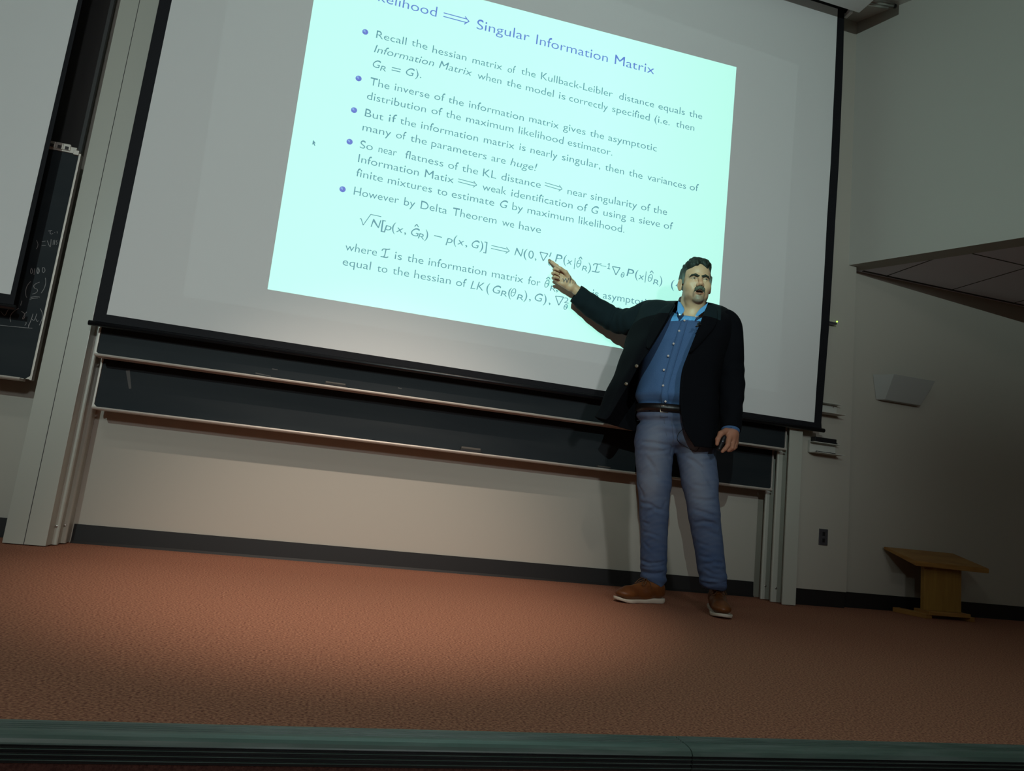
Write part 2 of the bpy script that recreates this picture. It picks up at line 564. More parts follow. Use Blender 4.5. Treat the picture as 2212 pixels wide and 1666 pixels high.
def post(plan_face, plan_t1, plan_t2, seam_x, screws, label, loc, zt=ZC):
    t = thing('chalkboard_post', loc, label, 'post', 'chalkboard posts')
    MB().prism(plan_face, 0.004, zt, 0.002).build('face_panel', M['post'], t)
    MB().prism(plan_t1, 0.004, zt, 0.0015).build('track', M['post'], t)
    MB().prism(plan_t2, 0.004, zt, 0.0015).build('track', M['post'], t)
    if seam_x:
        MB().box(seam_x[0] - 0.0014, seam_x[0] + 0.0014, seam_x[1] - 0.0008, seam_x[1] + 0.001, 0.004, zt).build('panel_seam', M['seam'], t)
    for s in screws:
        m = MB().disc(s, (0, -1, 0), 0.0065, 0.004, 12)
        m.build('screw', M['steel'], t, True)
    return t


YL = 3.632
sl = [P(122, 1137, 3.700), P(140, 1135, 3.780)]
post([(-1.414, YL), (-1.238, YL), (-1.238, 3.72), (-1.30, 3.86), (-1.414, 3.86)],
     [(-1.245, 3.700), (-1.221, 3.700), (-1.2165, 3.706), (-1.2165, 3.718), (-1.228, 3.72), (-1.228, 3.80), (-1.245, 3.80)],
     [(-1.24, 3.780), (-1.213, 3.780), (-1.2085, 3.785), (-1.2085, 3.80), (-1.218, 3.803), (-1.218, 3.868), (-1.24, 3.868)],
     (-1.327, YL), sl, 'broad pale metal post left of the main screen with a fine seam', (-1.32, 3.70, 0))
YP = 3.587
sr = [P(1676, 1271, 3.668), P(1653, 1266, 3.757)]
post([(2.613, YP), (2.703, YP), (2.703, 3.86), (2.688, 3.86), (2.688, YP + 0.010), (2.613, YP + 0.010)],
     [(2.686, 3.668), (2.600, 3.668), (2.595, 3.673), (2.595, 3.682), (2.601, 3.682), (2.603, 3.676), (2.686, 3.676)],
     [(2.686, 3.757), (2.592, 3.757), (2.587, 3.761), (2.587, 3.770), (2.593, 3.770), (2.595, 3.764), (2.686, 3.764)],
     None, sr, 'glossy pale metal post under the right end of the screen', (2.66, 3.70, 0), 3.86)

# ================================================================ CHALKBOARDS


def chalkboard(x0, x1, y, z0, z1, label, loc, tray_d=0.055, group='sliding chalkboards', tray=True, slate='slate', frame=True):
    t = thing('chalkboard', loc, label, 'chalkboard', group)
    MB().box(x0 + 0.006, x1 - 0.006, y, y + 0.02, z0 + 0.006, z1).build('slate', M[slate], t)
    for a, b, e, s in (((x0 - 0.004, x0 + 0.0055, x0, 1), (x1 - 0.0055, x1 + 0.004, x1, -1)) if frame else ()):
        f = MB().box(a, b, y - 0.007, y + 0.023, z0, z1, 0.0015)
        f.poly([(e, y - 0.0075, z0 + 0.004), (e + s * 0.022, y - 0.0075, z0 + 0.004), (e, y - 0.0075, z0 + 0.024)])
        f.build('frame_rail', M['alu'], t)
    if tray:
        MB().extrude_x([(y + 0.02, z0 - 0.008), (y - tray_d, z0 - 0.006), (y - tray_d - 0.003, z0 - 0.001), (y - tray_d, z0 + 0.005),
                        (y - tray_d + 0.004, z0 + 0.001), (y - 0.004, z0 + 0.001), (y, z0 + 0.006), (y + 0.02, z0 + 0.006)],
                       x0 + 0.014, x1 - 0.031).build('chalk_tray', M['alu'], t)
    return t


YU, YB = 3.635, 3.730
zu, zb = P(560, 815, YU - 0.03)[2], P(560, 924, YB - 0.03)[2]
cbu = chalkboard(P(205, 767, YU)[0], P(1696, 970, YU)[0], YU, zu, 2.20, 'upper black sliding chalkboard just below the main screen', (0.7, YU, zu))
cbl = chalkboard(P(200, 881, YB)[0], P(1666, 1057, YB)[0], YB, zb, 1.95, 'lower black sliding chalkboard above the bare wall', (0.7, YB, zb))
# smears of old chalk
for par, y, lst in ((cbl, YB, [[(276, 800), (281, 840)]]), (cbu, YU, [[(552, 806), (585, 813)], [(588, 797), (600, 799)], [(860, 838), (868, 840)]])):
    for a, b in lst:
        pa, pb = P(*a, y - 0.0008), P(*b, y - 0.0008)
        d = (pb - pa)
        nrm = np.array([-d[2], 0, d[0]])
        nrm = nrm / np.linalg.norm(nrm) * (0.009 if abs(d[2]) > abs(d[0]) else 0.003)
        MB().poly([pa - nrm, pb - nrm * 0.6, pb + nrm * 0.6, pa + nrm]).build('chalk_smear', M['chalk_faint'], par)

# left bay: lower board with writing, older board behind
YLB = 3.665
xr = P(118, 590, YLB)[0]
zl0 = P(66, 822, YLB)[2]
zl1 = P(170, 333, YLB)[2]
cbw = chalkboard(-3.6, xr, YLB, zl0, zl1, 'black chalkboard with chalk formulas beside the left screen', (-2, YLB, zl0), 0.04)
xh = [P(112, 322, YLB)[0], P(128, 326, YLB)[0], P(144, 329, YLB)[0]]
mb = MB()
zt = zl1
mb.box(-3.6, xr - 0.02, YLB - 0.006, YLB + 0.022, zt - 0.004, zt + 0.028, 0.002)
for x in xh:
    mb.box(x - 0.016, x + 0.016, YLB - 0.012, YLB + 0.0, zt + 0.004, zt + 0.036, 0.002)
mb.box(xr - 0.03, xr - 0.006, YLB - 0.010, YLB + 0.022, zt - 0.010, zt + 0.014, 0.002)
hg = mb.build('hanger_rail', M['alu'], cbw)
mb = MB()
for x in xh:
    mb.box(x - 0.006, x + 0.010, YLB - 0.0135, YLB - 0.011, zt + 0.006, zt + 0.022)
mb.build('hanger_slot', M['seam'], hg)
cbo = chalkboard(-3.6, P(215, 160, 3.80)[0], 3.80, 1.2, 3.9, 'dark grey older chalkboard panel high behind the left screen', (-2, 3.80, 1.2), tray=False, slate='slate_grey', frame=False)

# chalk writing, traced stroke by stroke (zoomed 3.95x from pixel 0, 400)
ST = [
    [(412, 392), (445, 388)], [(430, 390), (426, 410), (436, 420), (452, 412)], [(464, 405), (470, 404)], [(487, 394), (489, 412)],
    [(312, 472), (325, 500), (322, 525), (310, 545)], [(357, 484), (388, 478)], [(356, 516), (390, 514)],
    [(404, 474), (416, 510), (432, 536), (436, 462)], [(456, 470), (452, 510)], [(468, 468), (465, 508)], [(488, 470), (478, 480), (490, 495), (480, 508)],
    [(268, 708), (258, 735), (266, 762), (280, 740), (272, 712)], [(296, 712), (290, 765)],
    [(322, 705), (312, 735), (322, 762), (340, 735), (330, 708), (322, 705)], [(328, 715), (322, 755)],
    [(366, 702), (360, 730), (370, 752), (386, 732), (380, 706), (366, 704)],
    [(262, 822), (232, 855), (218, 900), (220, 945), (230, 962)],
    [(338, 828), (312, 838), (286, 856), (292, 880), (318, 888), (322, 905), (302, 924), (276, 930)],
    [(388, 792), (392, 830), (380, 880), (352, 922)],
    [(262, 958), (300, 952), (340, 956)], [(254, 974), (290, 966), (322, 964)],
    [(188, 988), (180, 1010), (176, 1028)],
    [(8, 1080), (28, 1105), (44, 1114), (62, 1075), (84, 1044)],
    [(158, 1050), (120, 1075), (92, 1105), (84, 1140), (92, 1168)],
    [(182, 1078), (206, 1090), (214, 1120), (200, 1146), (190, 1140), (208, 1108), (228, 1082)],
    [(222, 1168), (224, 1182), (212, 1198)],
    [(282, 1098), (270, 1140), (246, 1200), (242, 1216)], [(270, 1142), (290, 1160), (304, 1130), (314, 1098)], [(306, 1140), (316, 1166), (328, 1158)],
    [(344, 1054), (362, 1090), (362, 1140), (344, 1176), (336, 1196)],
    [(0, 1196), (80, 1204), (180, 1214), (276, 1222)], [(244, 1212), (244, 1190)],
]
for grp_ in ((0, 4), (4, 5), (5, 7), (7, 12), (12, 17), (17, 22), (22, 23), (23, 24), (24, 26), (26, 32), (32, 34)):
    mb = MB()
    for s in ST[grp_[0]:grp_[1]]:
        pts = [P(x / 3.95, 400 + y / 3.95, YLB - 0.0006) for x, y in s]
        fine = []
        for i in range(len(pts) - 1):
            for k in range(4):
                fine.append(pts[i] + (pts[i + 1] - pts[i]) * k / 4)
        fine.append(pts[-1])
        for _ in range(2):
            fine = [fine[0]] + [(fine[i - 1] + 2 * fine[i] + fine[i + 1]) / 4 for i in range(1, len(fine) - 1)] + [fine[-1]]
        mb.tube(fine, 0.0012, 5)
    mb.build('chalk_writing', M['chalk'], cbw)

# erasers and chalk on the trays


def eraser(name, pa, pb, h, d, label, broken=False, group=None):
    t = thing(name, ((pa[0] + pb[0]) / 2, pa[1], pa[2]), label, 'eraser', group)
    MB().box(pa[0], pb[0], pa[1] - d / 2, pa[1] + d / 2, pa[2], pa[2] + h * 0.6, 0.003).build('felt_pad', M['eraser'], t)
    MB().box(pa[0] + 0.004, pb[0] - 0.004, pa[1] - d / 2 + 0.003, pa[1] + d / 2 - 0.003, pa[2] + h * 0.6, pa[2] + h, 0.003).build('back', M['eraser_wood'], t)
    return t


tz = zu + 0.0015
a, b = P(700, 836, YU - 0.03), P(747, 842, YU - 0.03)
eraser('chalk_eraser', (a[0], YU - 0.032, tz), (b[0], YU - 0.032, tz), 0.024, 0.032, 'small dusty eraser on the upper chalk tray')
tz = zb + 0.0015
a, b = P(993, 978, YB - 0.03), P(1038, 981, YB - 0.03)
eraser('chalk_eraser', (a[0], YB - 0.030, tz), (b[0], YB - 0.030, tz), 0.030, 0.032, 'dark eraser standing on the lower chalk tray near the middle')
a, b = P(1288, 1011, YB - 0.03), P(1318, 1014, YB - 0.03)
eraser('chalk_eraser', (a[0], YB - 0.032, tz), (b[0], YB - 0.032, tz), 0.016, 0.032, 'flat dark eraser on the lower tray left of the man\'s legs')

# ================================================================ PROJECTION SCREENS
YSC = 3.55


def sheet(name, poly, y, th, mat, parent):
    m = MB()
    fr = [m.bm.verts.new((p[0], y, p[1])) for p in poly]
    bk = [m.bm.verts.new((p[0], y + th, p[1])) for p in poly]
    m.bm.faces.new(fr)
    m.bm.faces.new(list(reversed(bk)))
    n = len(poly)
    for i in range(n):
        j = (i + 1) % n
        m.bm.faces.new((fr[i], bk[i], bk[j], fr[j]))
    return m.build(name, mat, parent)


ps = thing('projection_screen', (0.8, YSC, 1.05), 'large pulled-down white screen with black border showing the lecture slide', 'screen', 'projection screens')


def pz(px, py):
    q = P(px, py, YSC)
    return (q[0], q[2])


TOPZ = 3.93
rin = [pz(1758.7, 912.7), pz(1760.7, 881.5), pz(1762.6, 850), pz(1773, 708), pz(1782, 560), pz(1786, 480), pz(1794.5, 350), pz(1804, 150), pz(1809.6, 20)]
rin.append((rin[-1][0] + 0.002, TOPZ))
lin_ = [(-1.152, TOPZ), pz(371.4, 0), pz(288.6, 400), pz(230.4, 679.2)]
bot = [pz(560, 730.4), pz(885, 780), pz(1299, 843.7)]
rout = [(2.806, 1.056), pz(1774.4, 913), pz(1777.3, 875), pz(1779.6, 850), pz(1791, 708), pz(1800, 560), pz(1804.3, 480), pz(1812.4, 350), pz(1821, 150), pz(1824, 30)]
rout.append((rout[-1][0] + 0.002, TOPZ))
lout = [(-1.206, TOPZ), pz(344.3, 0), pz(260.8, 400), pz(201, 691), (-1.208, 1.056)]
sheet('fabric', list(reversed(rin)) + list(reversed(bot)) + list(reversed(lin_)), YSC, 0.001, M['screen'], ps)
# the border is a black frame printed round the fabric: left, bottom and right bands
sheet('border', [(-1.208, 1.056)] + list(reversed(lout[:-1])) + lin_ + bot + rin + list(reversed(rout)), YSC + 0.0004, 0.0014, M['border'], ps)
MB().tube([(-1.224, YSC, 1.050), (2.822, YSC, 1.050)], 0.0125, 14).build('bottom_bar', M['bar'], ps, True)
MB().box(-1.7, 2.895, 3.02, 3.455, 3.832, 3.953, 0.004).build('housing', M['housing'], ps)
MB().tube([(-1.25, YSC + 0.008, 3.925), (2.88, YSC + 0.008, 3.925)], 0.022, 14).build('roller', M['border'], ps, True)
mb = MB()
mb.box(2.875, 2.90, YSC - 0.03, YSC + 0.03, 3.88, 3.953, 0.003)
mb.build('end_bracket', M['housing'], ps)

xl = P(22.5, 636, YSC)[0]
xlb = P(178, 0, YSC)[0]
zlb = P(10, 634.5, YSC)[2]
ps2 = thing('projection_screen', (-2.8, YSC, zlb - 0.06), 'blank white screen with black border at the left edge', 'screen', 'projection screens')
sheet('fabric', [(-4.6, zlb), (xl, zlb), (xl, TOPZ), (-4.6, TOPZ)], YSC, 0.001, M['screen'], ps2)
sheet('border', [(-4.66, zlb - 0.055), (xlb + 0.002, zlb - 0.055), (xlb, TOPZ), (xl, TOPZ), (xl, zlb), (-4.6, zlb), (-4.6, TOPZ), (-4.66, TOPZ)], YSC + 0.0004, 0.0014, M['border'], ps2)
MB().tube([(-4.68, YSC, zlb - 0.058), (xlb + 0.012, YSC, zlb - 0.058)], 0.0125, 14).build('bottom_bar', M['bar'], ps2, True)
MB().box(-4.9, -1.75, 3.02, 3.455, 3.832, 3.953, 0.004).build('housing', M['housing'], ps2)

# pair of conduit stubs at the housing's end
cd = thing('conduit', (2.95, 3.42, 3.88), 'two short steel conduits ending in a black cap at the top right', 'pipe')
c0, c1 = P(1876, 3, 3.42), P(1931, 13, 3.42)
MB().tube([c0 - np.array([0.03, 0, 0.004]), c1], 0.0125, 12).build('pipe', M['steel'], cd, True)
MB().tube([c0 + np.array([-0.03, 0.0, -0.024]), c1 + np.array([-0.05, 0.0, -0.027])], 0.009, 12).build('pipe', M['steel'], cd, True)
MB().tube([c1 - np.array([0.004, 0, 0]), c1 + np.array([0.014, 0, 0.002])], 0.0135, 12).build('end_cap', M['blackplastic'], cd, True)

# ================================================================ THINGS ON THE RIGHT WALLS


def wall_shelf(pl, pr, zlo, zhi, dlo, dhi, label, wl, wh, loc):
    """steel double shelf on the strip wall: back plate, two thin shelves, screws"""
    t = thing('wall_shelf', loc, label, 'shelf', 'steel shelves on the wall strip')
    MB().box(pl, pr, YS - 0.004, YS, zlo, zhi, 0.001).build('back_plate', M['shelf'], t)
    MB().box(pl, pl + wl, YS - dlo, YS - 0.002, zlo - 0.004, zlo, 0.001).build('lower_shelf', M['shelf'], t)
    MB().box(pl, pl + wh, YS - dhi, YS - 0.002, zhi - 0.004, zhi, 0.001).build('upper_shelf', M['shelf'], t)
    MB().box(pl - 0.004, pl, YS - 0.02, YS, zlo, zhi + 0.006, 0.001).build('side_lip', M['shelf'], t)
    return t


def wx(px, py, y=YS):
    return P(px, py, y)


# the lower unit
l0 = wx(1745, 979)
pl, pr = l0[0], wx(1803, 988)[0]
zlo, zhi = wx(1790, 984)[2] + 0.004, wx(1790, 960)[2]
tb = wall_shelf(pl, pr, zlo, zhi, 0.085, 0.05, 'lower steel double shelf on the wall strip below the screen corner', pr - pl + 0.004, pr - pl - 0.002, (l0[0], YS, zlo))
for px, py in ((1755, 958), (1796.5, 963.5)):
    MB().disc(wx(px, py, YS - 0.004), (0, -1, 0), 0.0045, 0.003, 12).build('screw', M['steel'], tb, True)
e0, e1 = wx(1757, 948, YS - 0.03), wx(1803, 955, YS - 0.03)
t = thing('whiteboard_eraser', ((e0[0] + e1[0]) / 2, YS - 0.03, zhi), 'black eraser lying on the lower steel shelf', 'eraser')
MB().box(e0[0], e1[0], YS - 0.048, YS - 0.008, zhi, zhi + 0.030, 0.003).build('felt_pad', M['blackplastic'], t)
MB().box(e0[0] - 0.001, e1[0] + 0.006, YS - 0.049, YS - 0.007, zhi, zhi + 0.007, 0.002).build('back', M['blackplastic'], t)


def marker(p0, p1, label, loc):
    t = thing('marker_pen', loc, label, 'pen', 'pens on the steel shelves')
    p0, p1 = np.array(p0), np.array(p1)
    MB().tube([p0, p0 + (p1 - p0) * 0.68], 0.006, 10).build('barrel', M['blackplastic'], t, True)
    MB().tube([p0 + (p1 - p0) * 0.68, p1 - (p1 - p0) * 0.04, p1], [0.0068, 0.0068, 0.005], 10).build('cap', M['blackplastic'], t, True)


marker((pl + 0.045, YS - 0.018, zlo + 0.0065), (pr - 0.004, YS - 0.012, zlo + 0.0065), 'dark marker pen on the lower steel shelf', (pl + 0.08, YS - 0.015, zlo))
# the upper unit, partly behind the screen
pl2, pr2 = wx(1745, 890)[0] + 0.004, wx(1805.5, 902)[0]
zlo2, zhi2 = wx(1790, 896)[2], wx(1790, 873.5)[2]
tb = wall_shelf(pl2, pr2, zlo2, zhi2, 0.085, 0.05, 'upper steel double shelf half hidden behind the screen edge', pr2 - pl2 + 0.004, pr2 - pl2 - 0.002, (pl2, YS, zlo2))
MB().disc(wx(1799.5, 879.5, YS - 0.004), (0, -1, 0), 0.005, 0.003, 12).build('screw', M['steel'], tb, True)
marker((pl2 + 0.05, YS - 0.018, zlo2 + 0.0065), (pr2 - 0.004, YS - 0.012, zlo2 + 0.0065), 'dark marker pen on the upper steel shelf', (pl2 + 0.08, YS - 0.015, zlo2))

# indicator stub beside the screen
i0, i1 = P(1788, 695.5, YS - 0.03), P(1808, 695, YS - 0.03)
t = thing('indicator_lamp', (i0[0], YS - 0.03, i0[2]), 'tiny green indicator lamp on a stub beside the screen edge', 'light')
MB().box(i0[0] - 0.02, i1[0] - 0.004, YS - 0.036, YS, i0[2] - 0.009, i0[2] + 0.005, 0.002).build('stub', M['plate'], t)
MB().ball(i1, 0.0055).build('lens', M['led'], t, True)

# outlet plate
o0, o1 = P(1769, 1142, YS), P(1786, 1179, YS)
t = thing('outlet_plate', (o0[0], YS, o1[2]), 'dark metal outlet plate low on the wall strip', 'outlet')
MB().box(o0[0], o1[0], YS - 0.007, YS, o1[2], o0[2], 0.002).build('cover', M['plate'], t)
for zz in (0.3, 0.7):
    z = o1[2] + (o0[2] - o1[2]) * zz
    MB().box((o0[0] + o1[0]) / 2 - 0.009, (o0[0] + o1[0]) / 2 + 0.009, YS - 0.0085, YS - 0.006, z - 0.012, z + 0.012, 0.002).build('socket', M['blackplastic'], t)

# sconce on the recessed wall: wide open top, tapering to the bottom
q = [P(1886, 810, YR - 0.004), P(1997, 825, YR - 0.004), P(1980, 877, YR - 0.004), P(1893, 863, YR - 0.004)]
t = thing('wall_sconce', (q[0][0], YR, q[2][2]), 'trapezoid grey wall sconce on the recessed wall above the lectern', 'light')
zt_, zb_ = (q[0][2] + q[1][2]) / 2 - 0.004, (q[2][2] + q[3][2]) / 2
ft = [(q[0][0] + 0.075, YR - 0.10, zt_), (q[1][0] - 0.012, YR - 0.10, zt_), (q[2][0] - 0.012, YR - 0.045, zb_), (q[3][0] + 0.03, YR - 0.045, zb_)]
bk = [(q[0][0], YR - 0.003, zt_), (q[1][0], YR - 0.003, zt_), (q[2][0], YR - 0.003, zb_), (q[3][0], YR - 0.003, zb_)]
mb = MB()
mb.grid([[bk[3], ft[3], ft[2], bk[2]], [bk[0], ft[0], ft[1], bk[1]]])
mb.poly([bk[3], bk[2], ft[2], ft[3]])
mb.build('cover', M['sconce'], t, solid=0.004)
for f in (0.2, 0.8):
    x = q[0][0] + (q[1][0] - q[0][0]) * f
    MB().ball((x, YR - 0.055, zt_ - 0.03), 0.014).build('lamp_holder', M['plate'], t, True)
MB().box(q[3][0] + 0.02, q[2][0] - 0.02, YR - 0.012, YR, zb_ + 0.02, zt_ - 0.02, 0.003).build('back_plate', M['plate'], t)

# lectern: sloping top on one upright board with two feet
t = thing('lectern', (3.70, 3.58, 0), 'low oak lectern with sloping top standing by the right wall', 'lectern')
fl, fr = P(1979, 1212, 3.46), P(2137, 1229, 3.46)
bl, br = P(1909, 1181, 3.715), P(2058, 1195.5, 3.715)
mb = MB()
th = np.array([0, 0, -0.030])
v = [mb.bm.verts.new(p) for p in (fl, fr, br, bl, fl + th, fr + th, br + th * 0.5, bl + th * 0.5)]
for qd in ((0, 1, 2, 3), (7, 6, 5, 4), (0, 4, 5, 1), (1, 5, 6, 2), (2, 6, 7, 3), (3, 7, 4, 0)):
    mb.bm.faces.new([v[i] for i in qd])
bmesh.ops.bevel(mb.bm, geom=list(mb.bm.edges), offset=0.003, segments=2, affect='EDGES')
mb.build('top', M['oak'], t)
MB().box(3.556, 3.838, 3.530, 3.556, 0.045, fl[2] + 0.004, 0.002).build('upright_panel', M['oak_dark'], t)
MB().prism([(3.552, 3.485), (3.862, 3.485), (3.862, 3.60), (3.552, 3.60)], 0.022, 0.045, 0.003).build('base_rail', M['oak'], t)
rot = Matrix.Translation((3.53, 3.59, 0)) @ Matrix.Rotation(math.radians(14), 4, 'Z')
MB().box(-0.030, 0.030, -0.105, 0.105, 0.0, 0.028, 0.003, mat=rot).build('foot', M['oak'], t)
rot = Matrix.Translation((3.865, 3.585, 0)) @ Matrix.Rotation(math.radians(8), 4, 'Z')
MB().box(-0.018, 0.018, -0.10, 0.10, 0.0, 0.028, 0.003, mat=rot).build('foot', M['oak'], t)

# ================================================================ LAMP FIXTURES, ADDED FILL SPOT AND PROJECTOR (behind the camera)
for i, p in enumerate([(-1.6, -1.0), (1.2, -3.4)]):
    t = thing('ceiling_light', (p[0], p[1], ZC), ['dimmed ceiling light panel over the front seats', 'dimmed ceiling light panel over the rear seats'][i], 'light', 'ceiling light panels')
    MB().box(p[0] - 0.61, p[0] + 0.61, p[1] - 0.31, p[1] + 0.31, ZC - 0.02, ZC - 0.001).build('frame', M['housing'], t)
    MB().box(p[0] - 0.56, p[0] + 0.56, p[1] - 0.28, p[1] + 0.28, ZC - 0.026, ZC - 0.018).build('diffuser', M['panel_glow'], t)
t = thing('downlight', (POOL_POS[0], POOL_POS[1], ZC), 'round ceiling downlight above the stage front', 'light')
mb = MB()
pp = np.array(POOL_POS)
mb.tube([pp + np.array([0, 0, -0.02]), pp + np.array([0, 0, ZC - pp[2] - 0.001])], 0.09, 24, caps=False)
mb.build('can', M['housing'], t, True, solid=0.004)

t = thing('added_fill_spot', FILL_POS, 'added fill spotlight on a ceiling stem that brightens the front wall', 'light')  # invented fixture, added only to carry the fill light
wp = np.array(FILL_POS)
wd = np.array(FILL_AIM) - wp
wd /= np.linalg.norm(wd)
MB().tube([wp - wd * 0.24, wp - wd * 0.01], [0.07, 0.11], 20, caps=False).build('can', M['housing'], t, True, solid=0.004)
MB().tube([wp - wd * 0.2 + np.array([0, 0, 0.07]), (wp[0], wp[1] - 0.2, ZC)], 0.012, 10).build('stem', M['housing'], t, True)

L = np.array(PROJ_POS)
SF = 0.065                                 # the slide sits this share of the way to the screen
YG = L[1] + SF * (YSC - L[1])
pj = thing('projector', (L[0], L[1] + 0.1, L[2] - 0.4), 'slide projector hanging over the seats', 'projector')
mb = MB()
x0, x1, z0, z1, ya, yb = L[0] - 0.22, L[0] + 0.57, L[2] - 0.20, L[2] + 0.20, L[1] - 0.18, YG + 0.004
mb.box(x0, x1, ya, ya + 0.01, z0, z1)
mb.box(x0, x0 + 0.01, ya, yb, z0, z1).box(x1 - 0.01, x1, ya, yb, z0, z1)
mb.box(x0, x1, ya, yb, z0, z0 + 0.01).box(x0, x1, ya, yb, z1 - 0.01, z1)
mb.build('case', M['proj_body'], pj)
MB().tube([(L[0], L[1] - 0.05, z1), (L[0], L[1] - 0.05, ZC)], 0.02, 12).build('ceiling_mount', M['proj_body'], pj, True)


def to_slide(p):
    """where the ray from the lamp to a point of the screen crosses the slide"""
    return L + (np.asarray(p) - L) * SF


sc = [np.array([-0.464, YSC, 1.351]), np.array([2.060, YSC, 1.349]), np.array([2.078, YSC, 3.276]), np.array([-0.480, YSC, 3.238])]
big = [np.array([x0 + 0.01, YG, z0 + 0.01]), np.array([x1 - 0.01, YG, z0 + 0.01]), np.array([x1 - 0.01, YG, z1 - 0.01]), np.array([x0 + 0.01, YG, z1 - 0.01])]
ins = [to_slide(p) for p in sc]
hal = [to_slide(P(*p, YSC)) for p in ((395, 640), (1680, 848), (1724, 140))]
hal.append(to_slide(np.array([P(480, 0, YSC)[0], YSC, 3.62])))


FG0 = film_graded('slide_glass_film', (1.0, 1.0, 1.0), False)
FG1 = film_graded('slide_mask_film', SPILL, True)
FG2 = film_graded('slide_mount_film', tuple(c * 1.12 for c in SPILL), True)
for q_, q2_, nm_, mt_ in ((big, hal, 'slide_mask', FG1), (hal, ins, 'slide_mount', FG2)):
    mb = MB()
    for i in range(4):
        j = (i + 1) % 4
        mb.poly([q_[i], q_[j], q2_[j], q2_[i]])
    mb.build(nm_, mt_, pj)
MB().poly(ins).build('slide_glass', FG0, pj)

# ---------------------------------------------------------------- what is written on the slide
F_TEXT = film('slide_ink', (0.0, 0.20, 0.33))
F_TITLE = film('slide_title_ink', (0.0, 0.10, 0.64))
F_BUL = film('slide_bullet_ink', (0.03, 0.08, 0.62))
F_BUL2 = film('slide_bullet_light_ink', (0.25, 0.32, 0.85))
_cache = {}


def glyphs(txt):
    if txt not in _cache:
        c = bpy.data.curves.new('lettering', 'FONT')
        c.body = txt
        c.resolution_u = 4
        c.offset = -0.004
        o = bpy.data.objects.new('lettering', c)
        COL.objects.link(o)
        dg = bpy.context.evaluated_depsgraph_get()
        me = bpy.data.meshes.new_from_object(o.evaluated_get(dg))
        n = len(me.vertices)
        co = np.empty(n * 3)
        me.vertices.foreach_get('co', co)
        _cache[txt] = (co.reshape(-1, 3)[:, :2].copy(), [list(p.vertices) for p in me.polygons])
        bpy.data.objects.remove(o)
        bpy.data.curves.remove(c)
        bpy.data.meshes.remove(me)
    return _cache[txt]


INK = {'text': ([], []), 'title': ([], [])}
BODY = 0.0685


def put(txt, a, b, size=BODY, italic=False, ink='text', warp=True):
    """set txt so that it runs from photo pixel a to photo pixel b along its baseline on the screen"""
    co, fs = glyphs(txt)
    A, B = P(*a, YSC), P(*b, YSC)
    x, y = co[:, 0].copy(), co[:, 1].copy()
    if warp:                            # this face has a smaller lower case than the built-in font
        xh, k, cap = 0.545, 0.86, 0.70
        y = np.where(y <= 0, y, np.where(y < xh, y * k, xh * k + (y - xh) * (cap - xh * k) / (cap - xh)))
    x0, x1 = x.min(), x.max()
    if italic:
        x = x + 0.20 * y * size / (np.linalg.norm(B - A) / (x1 - x0))
        x0, x1 = x.min(), x.max()
    sx = (B - A) / (x1 - x0)
    pts = A + (x - x0)[:, None] * sx + y[:, None] * np.array([0, 0, size])
    V, Fc = INK[ink]
    n = len(V)
    V.extend([to_slide(p) for p in pts])
    Fc.extend([[i + n for i in f] for f in fs])


def stroke(pix, w, ink='text', closed=False):
    """thin line drawn along photo pixels on the screen, w metres wide"""
    q = [P(*p, YSC) for p in pix]
    V, Fc = INK[ink]
    seg = [(q[i], q[i + 1]) for i in range(len(q) - 1)] + ([(q[-1], q[0])] if closed else [])
    for a, b in seg:
        d = b - a
        d = d / (np.linalg.norm(d) + 1e-9)
        nr = np.array([-d[2], 0, d[0]]) * w / 2
        n = len(V)
        V.extend([to_slide(p) for p in (a - nr, b - nr, b + nr, a + nr)])
        Fc.append([n, n + 1, n + 2, n + 3])


def arrow(a, b, hgt, w=0.0042, ink='text'):
    """double-shafted arrow from pixel a to pixel b"""
    A, B = P(*a, YSC), P(*b, YSC)
    d = B - A
    ln = np.linalg.norm(d)
    d = d / ln
    up = np.array([0, 0, 1.0])
    V, Fc = INK[ink]

    def seg(p, q):
        t = (q - p) / np.linalg.norm(q - p)
        nr = np.array([-t[2], 0, t[0]]) * w / 2
        n = len(V)
        V.extend([to_slide(v) for v in (p - nr, q - nr, q + nr, p + nr)])
        Fc.append([n, n + 1, n + 2, n + 3])
    for s in (-1, 1):
        seg(A + up * s * hgt * 0.22, B + up * s * hgt * 0.22 - d * hgt * 0.30)
        m = B - d * hgt * 0.28 + up * s * hgt * 0.22
        seg(B, m)
        seg(m, B - d * hgt * 0.52 + up * s * hgt * 0.5)


def theta(a, b, size):
    """slanted theta: oval ring with a bar"""
    A, B = P(*a, YSC), P(*b, YSC)
    w = np.linalg.norm(B - A)
    h = 0.70 * size
    c = A + (B - A) * 0.42 + np.array([0, 0, h / 2])
    V, Fc = INK['text']
    n0 = len(V)
    N = 20
    for k in range(N):
        t = 2 * math.pi * k / N
        for rx, rz in ((w * 0.40, h * 0.51), (w * 0.40 - 0.0052, h * 0.51 - 0.0040)):
            x, z = rx * math.cos(t), rz * math.sin(t)
            V.append(to_slide(c + np.array([x + 0.20 * z, 0, z])))
    for k in range(N):
        j = (k + 1) % N
        Fc.append([n0 + 2 * k, n0 + 2 * j, n0 + 2 * j + 1, n0 + 2 * k + 1])
    n0 = len(V)
    for x, z in ((-w * 0.40 + 0.006, -0.002), (w * 0.40 - 0.006, -0.002), (w * 0.40 - 0.006, 0.002), (-w * 0.40 + 0.006, 0.002)):
        V.append(to_slide(c + np.array([x, 0, z])))
    Fc.append([n0, n0 + 1, n0 + 2, n0 + 3])


def hat(a, b, c):
    stroke([a, b, c], 0.0052)


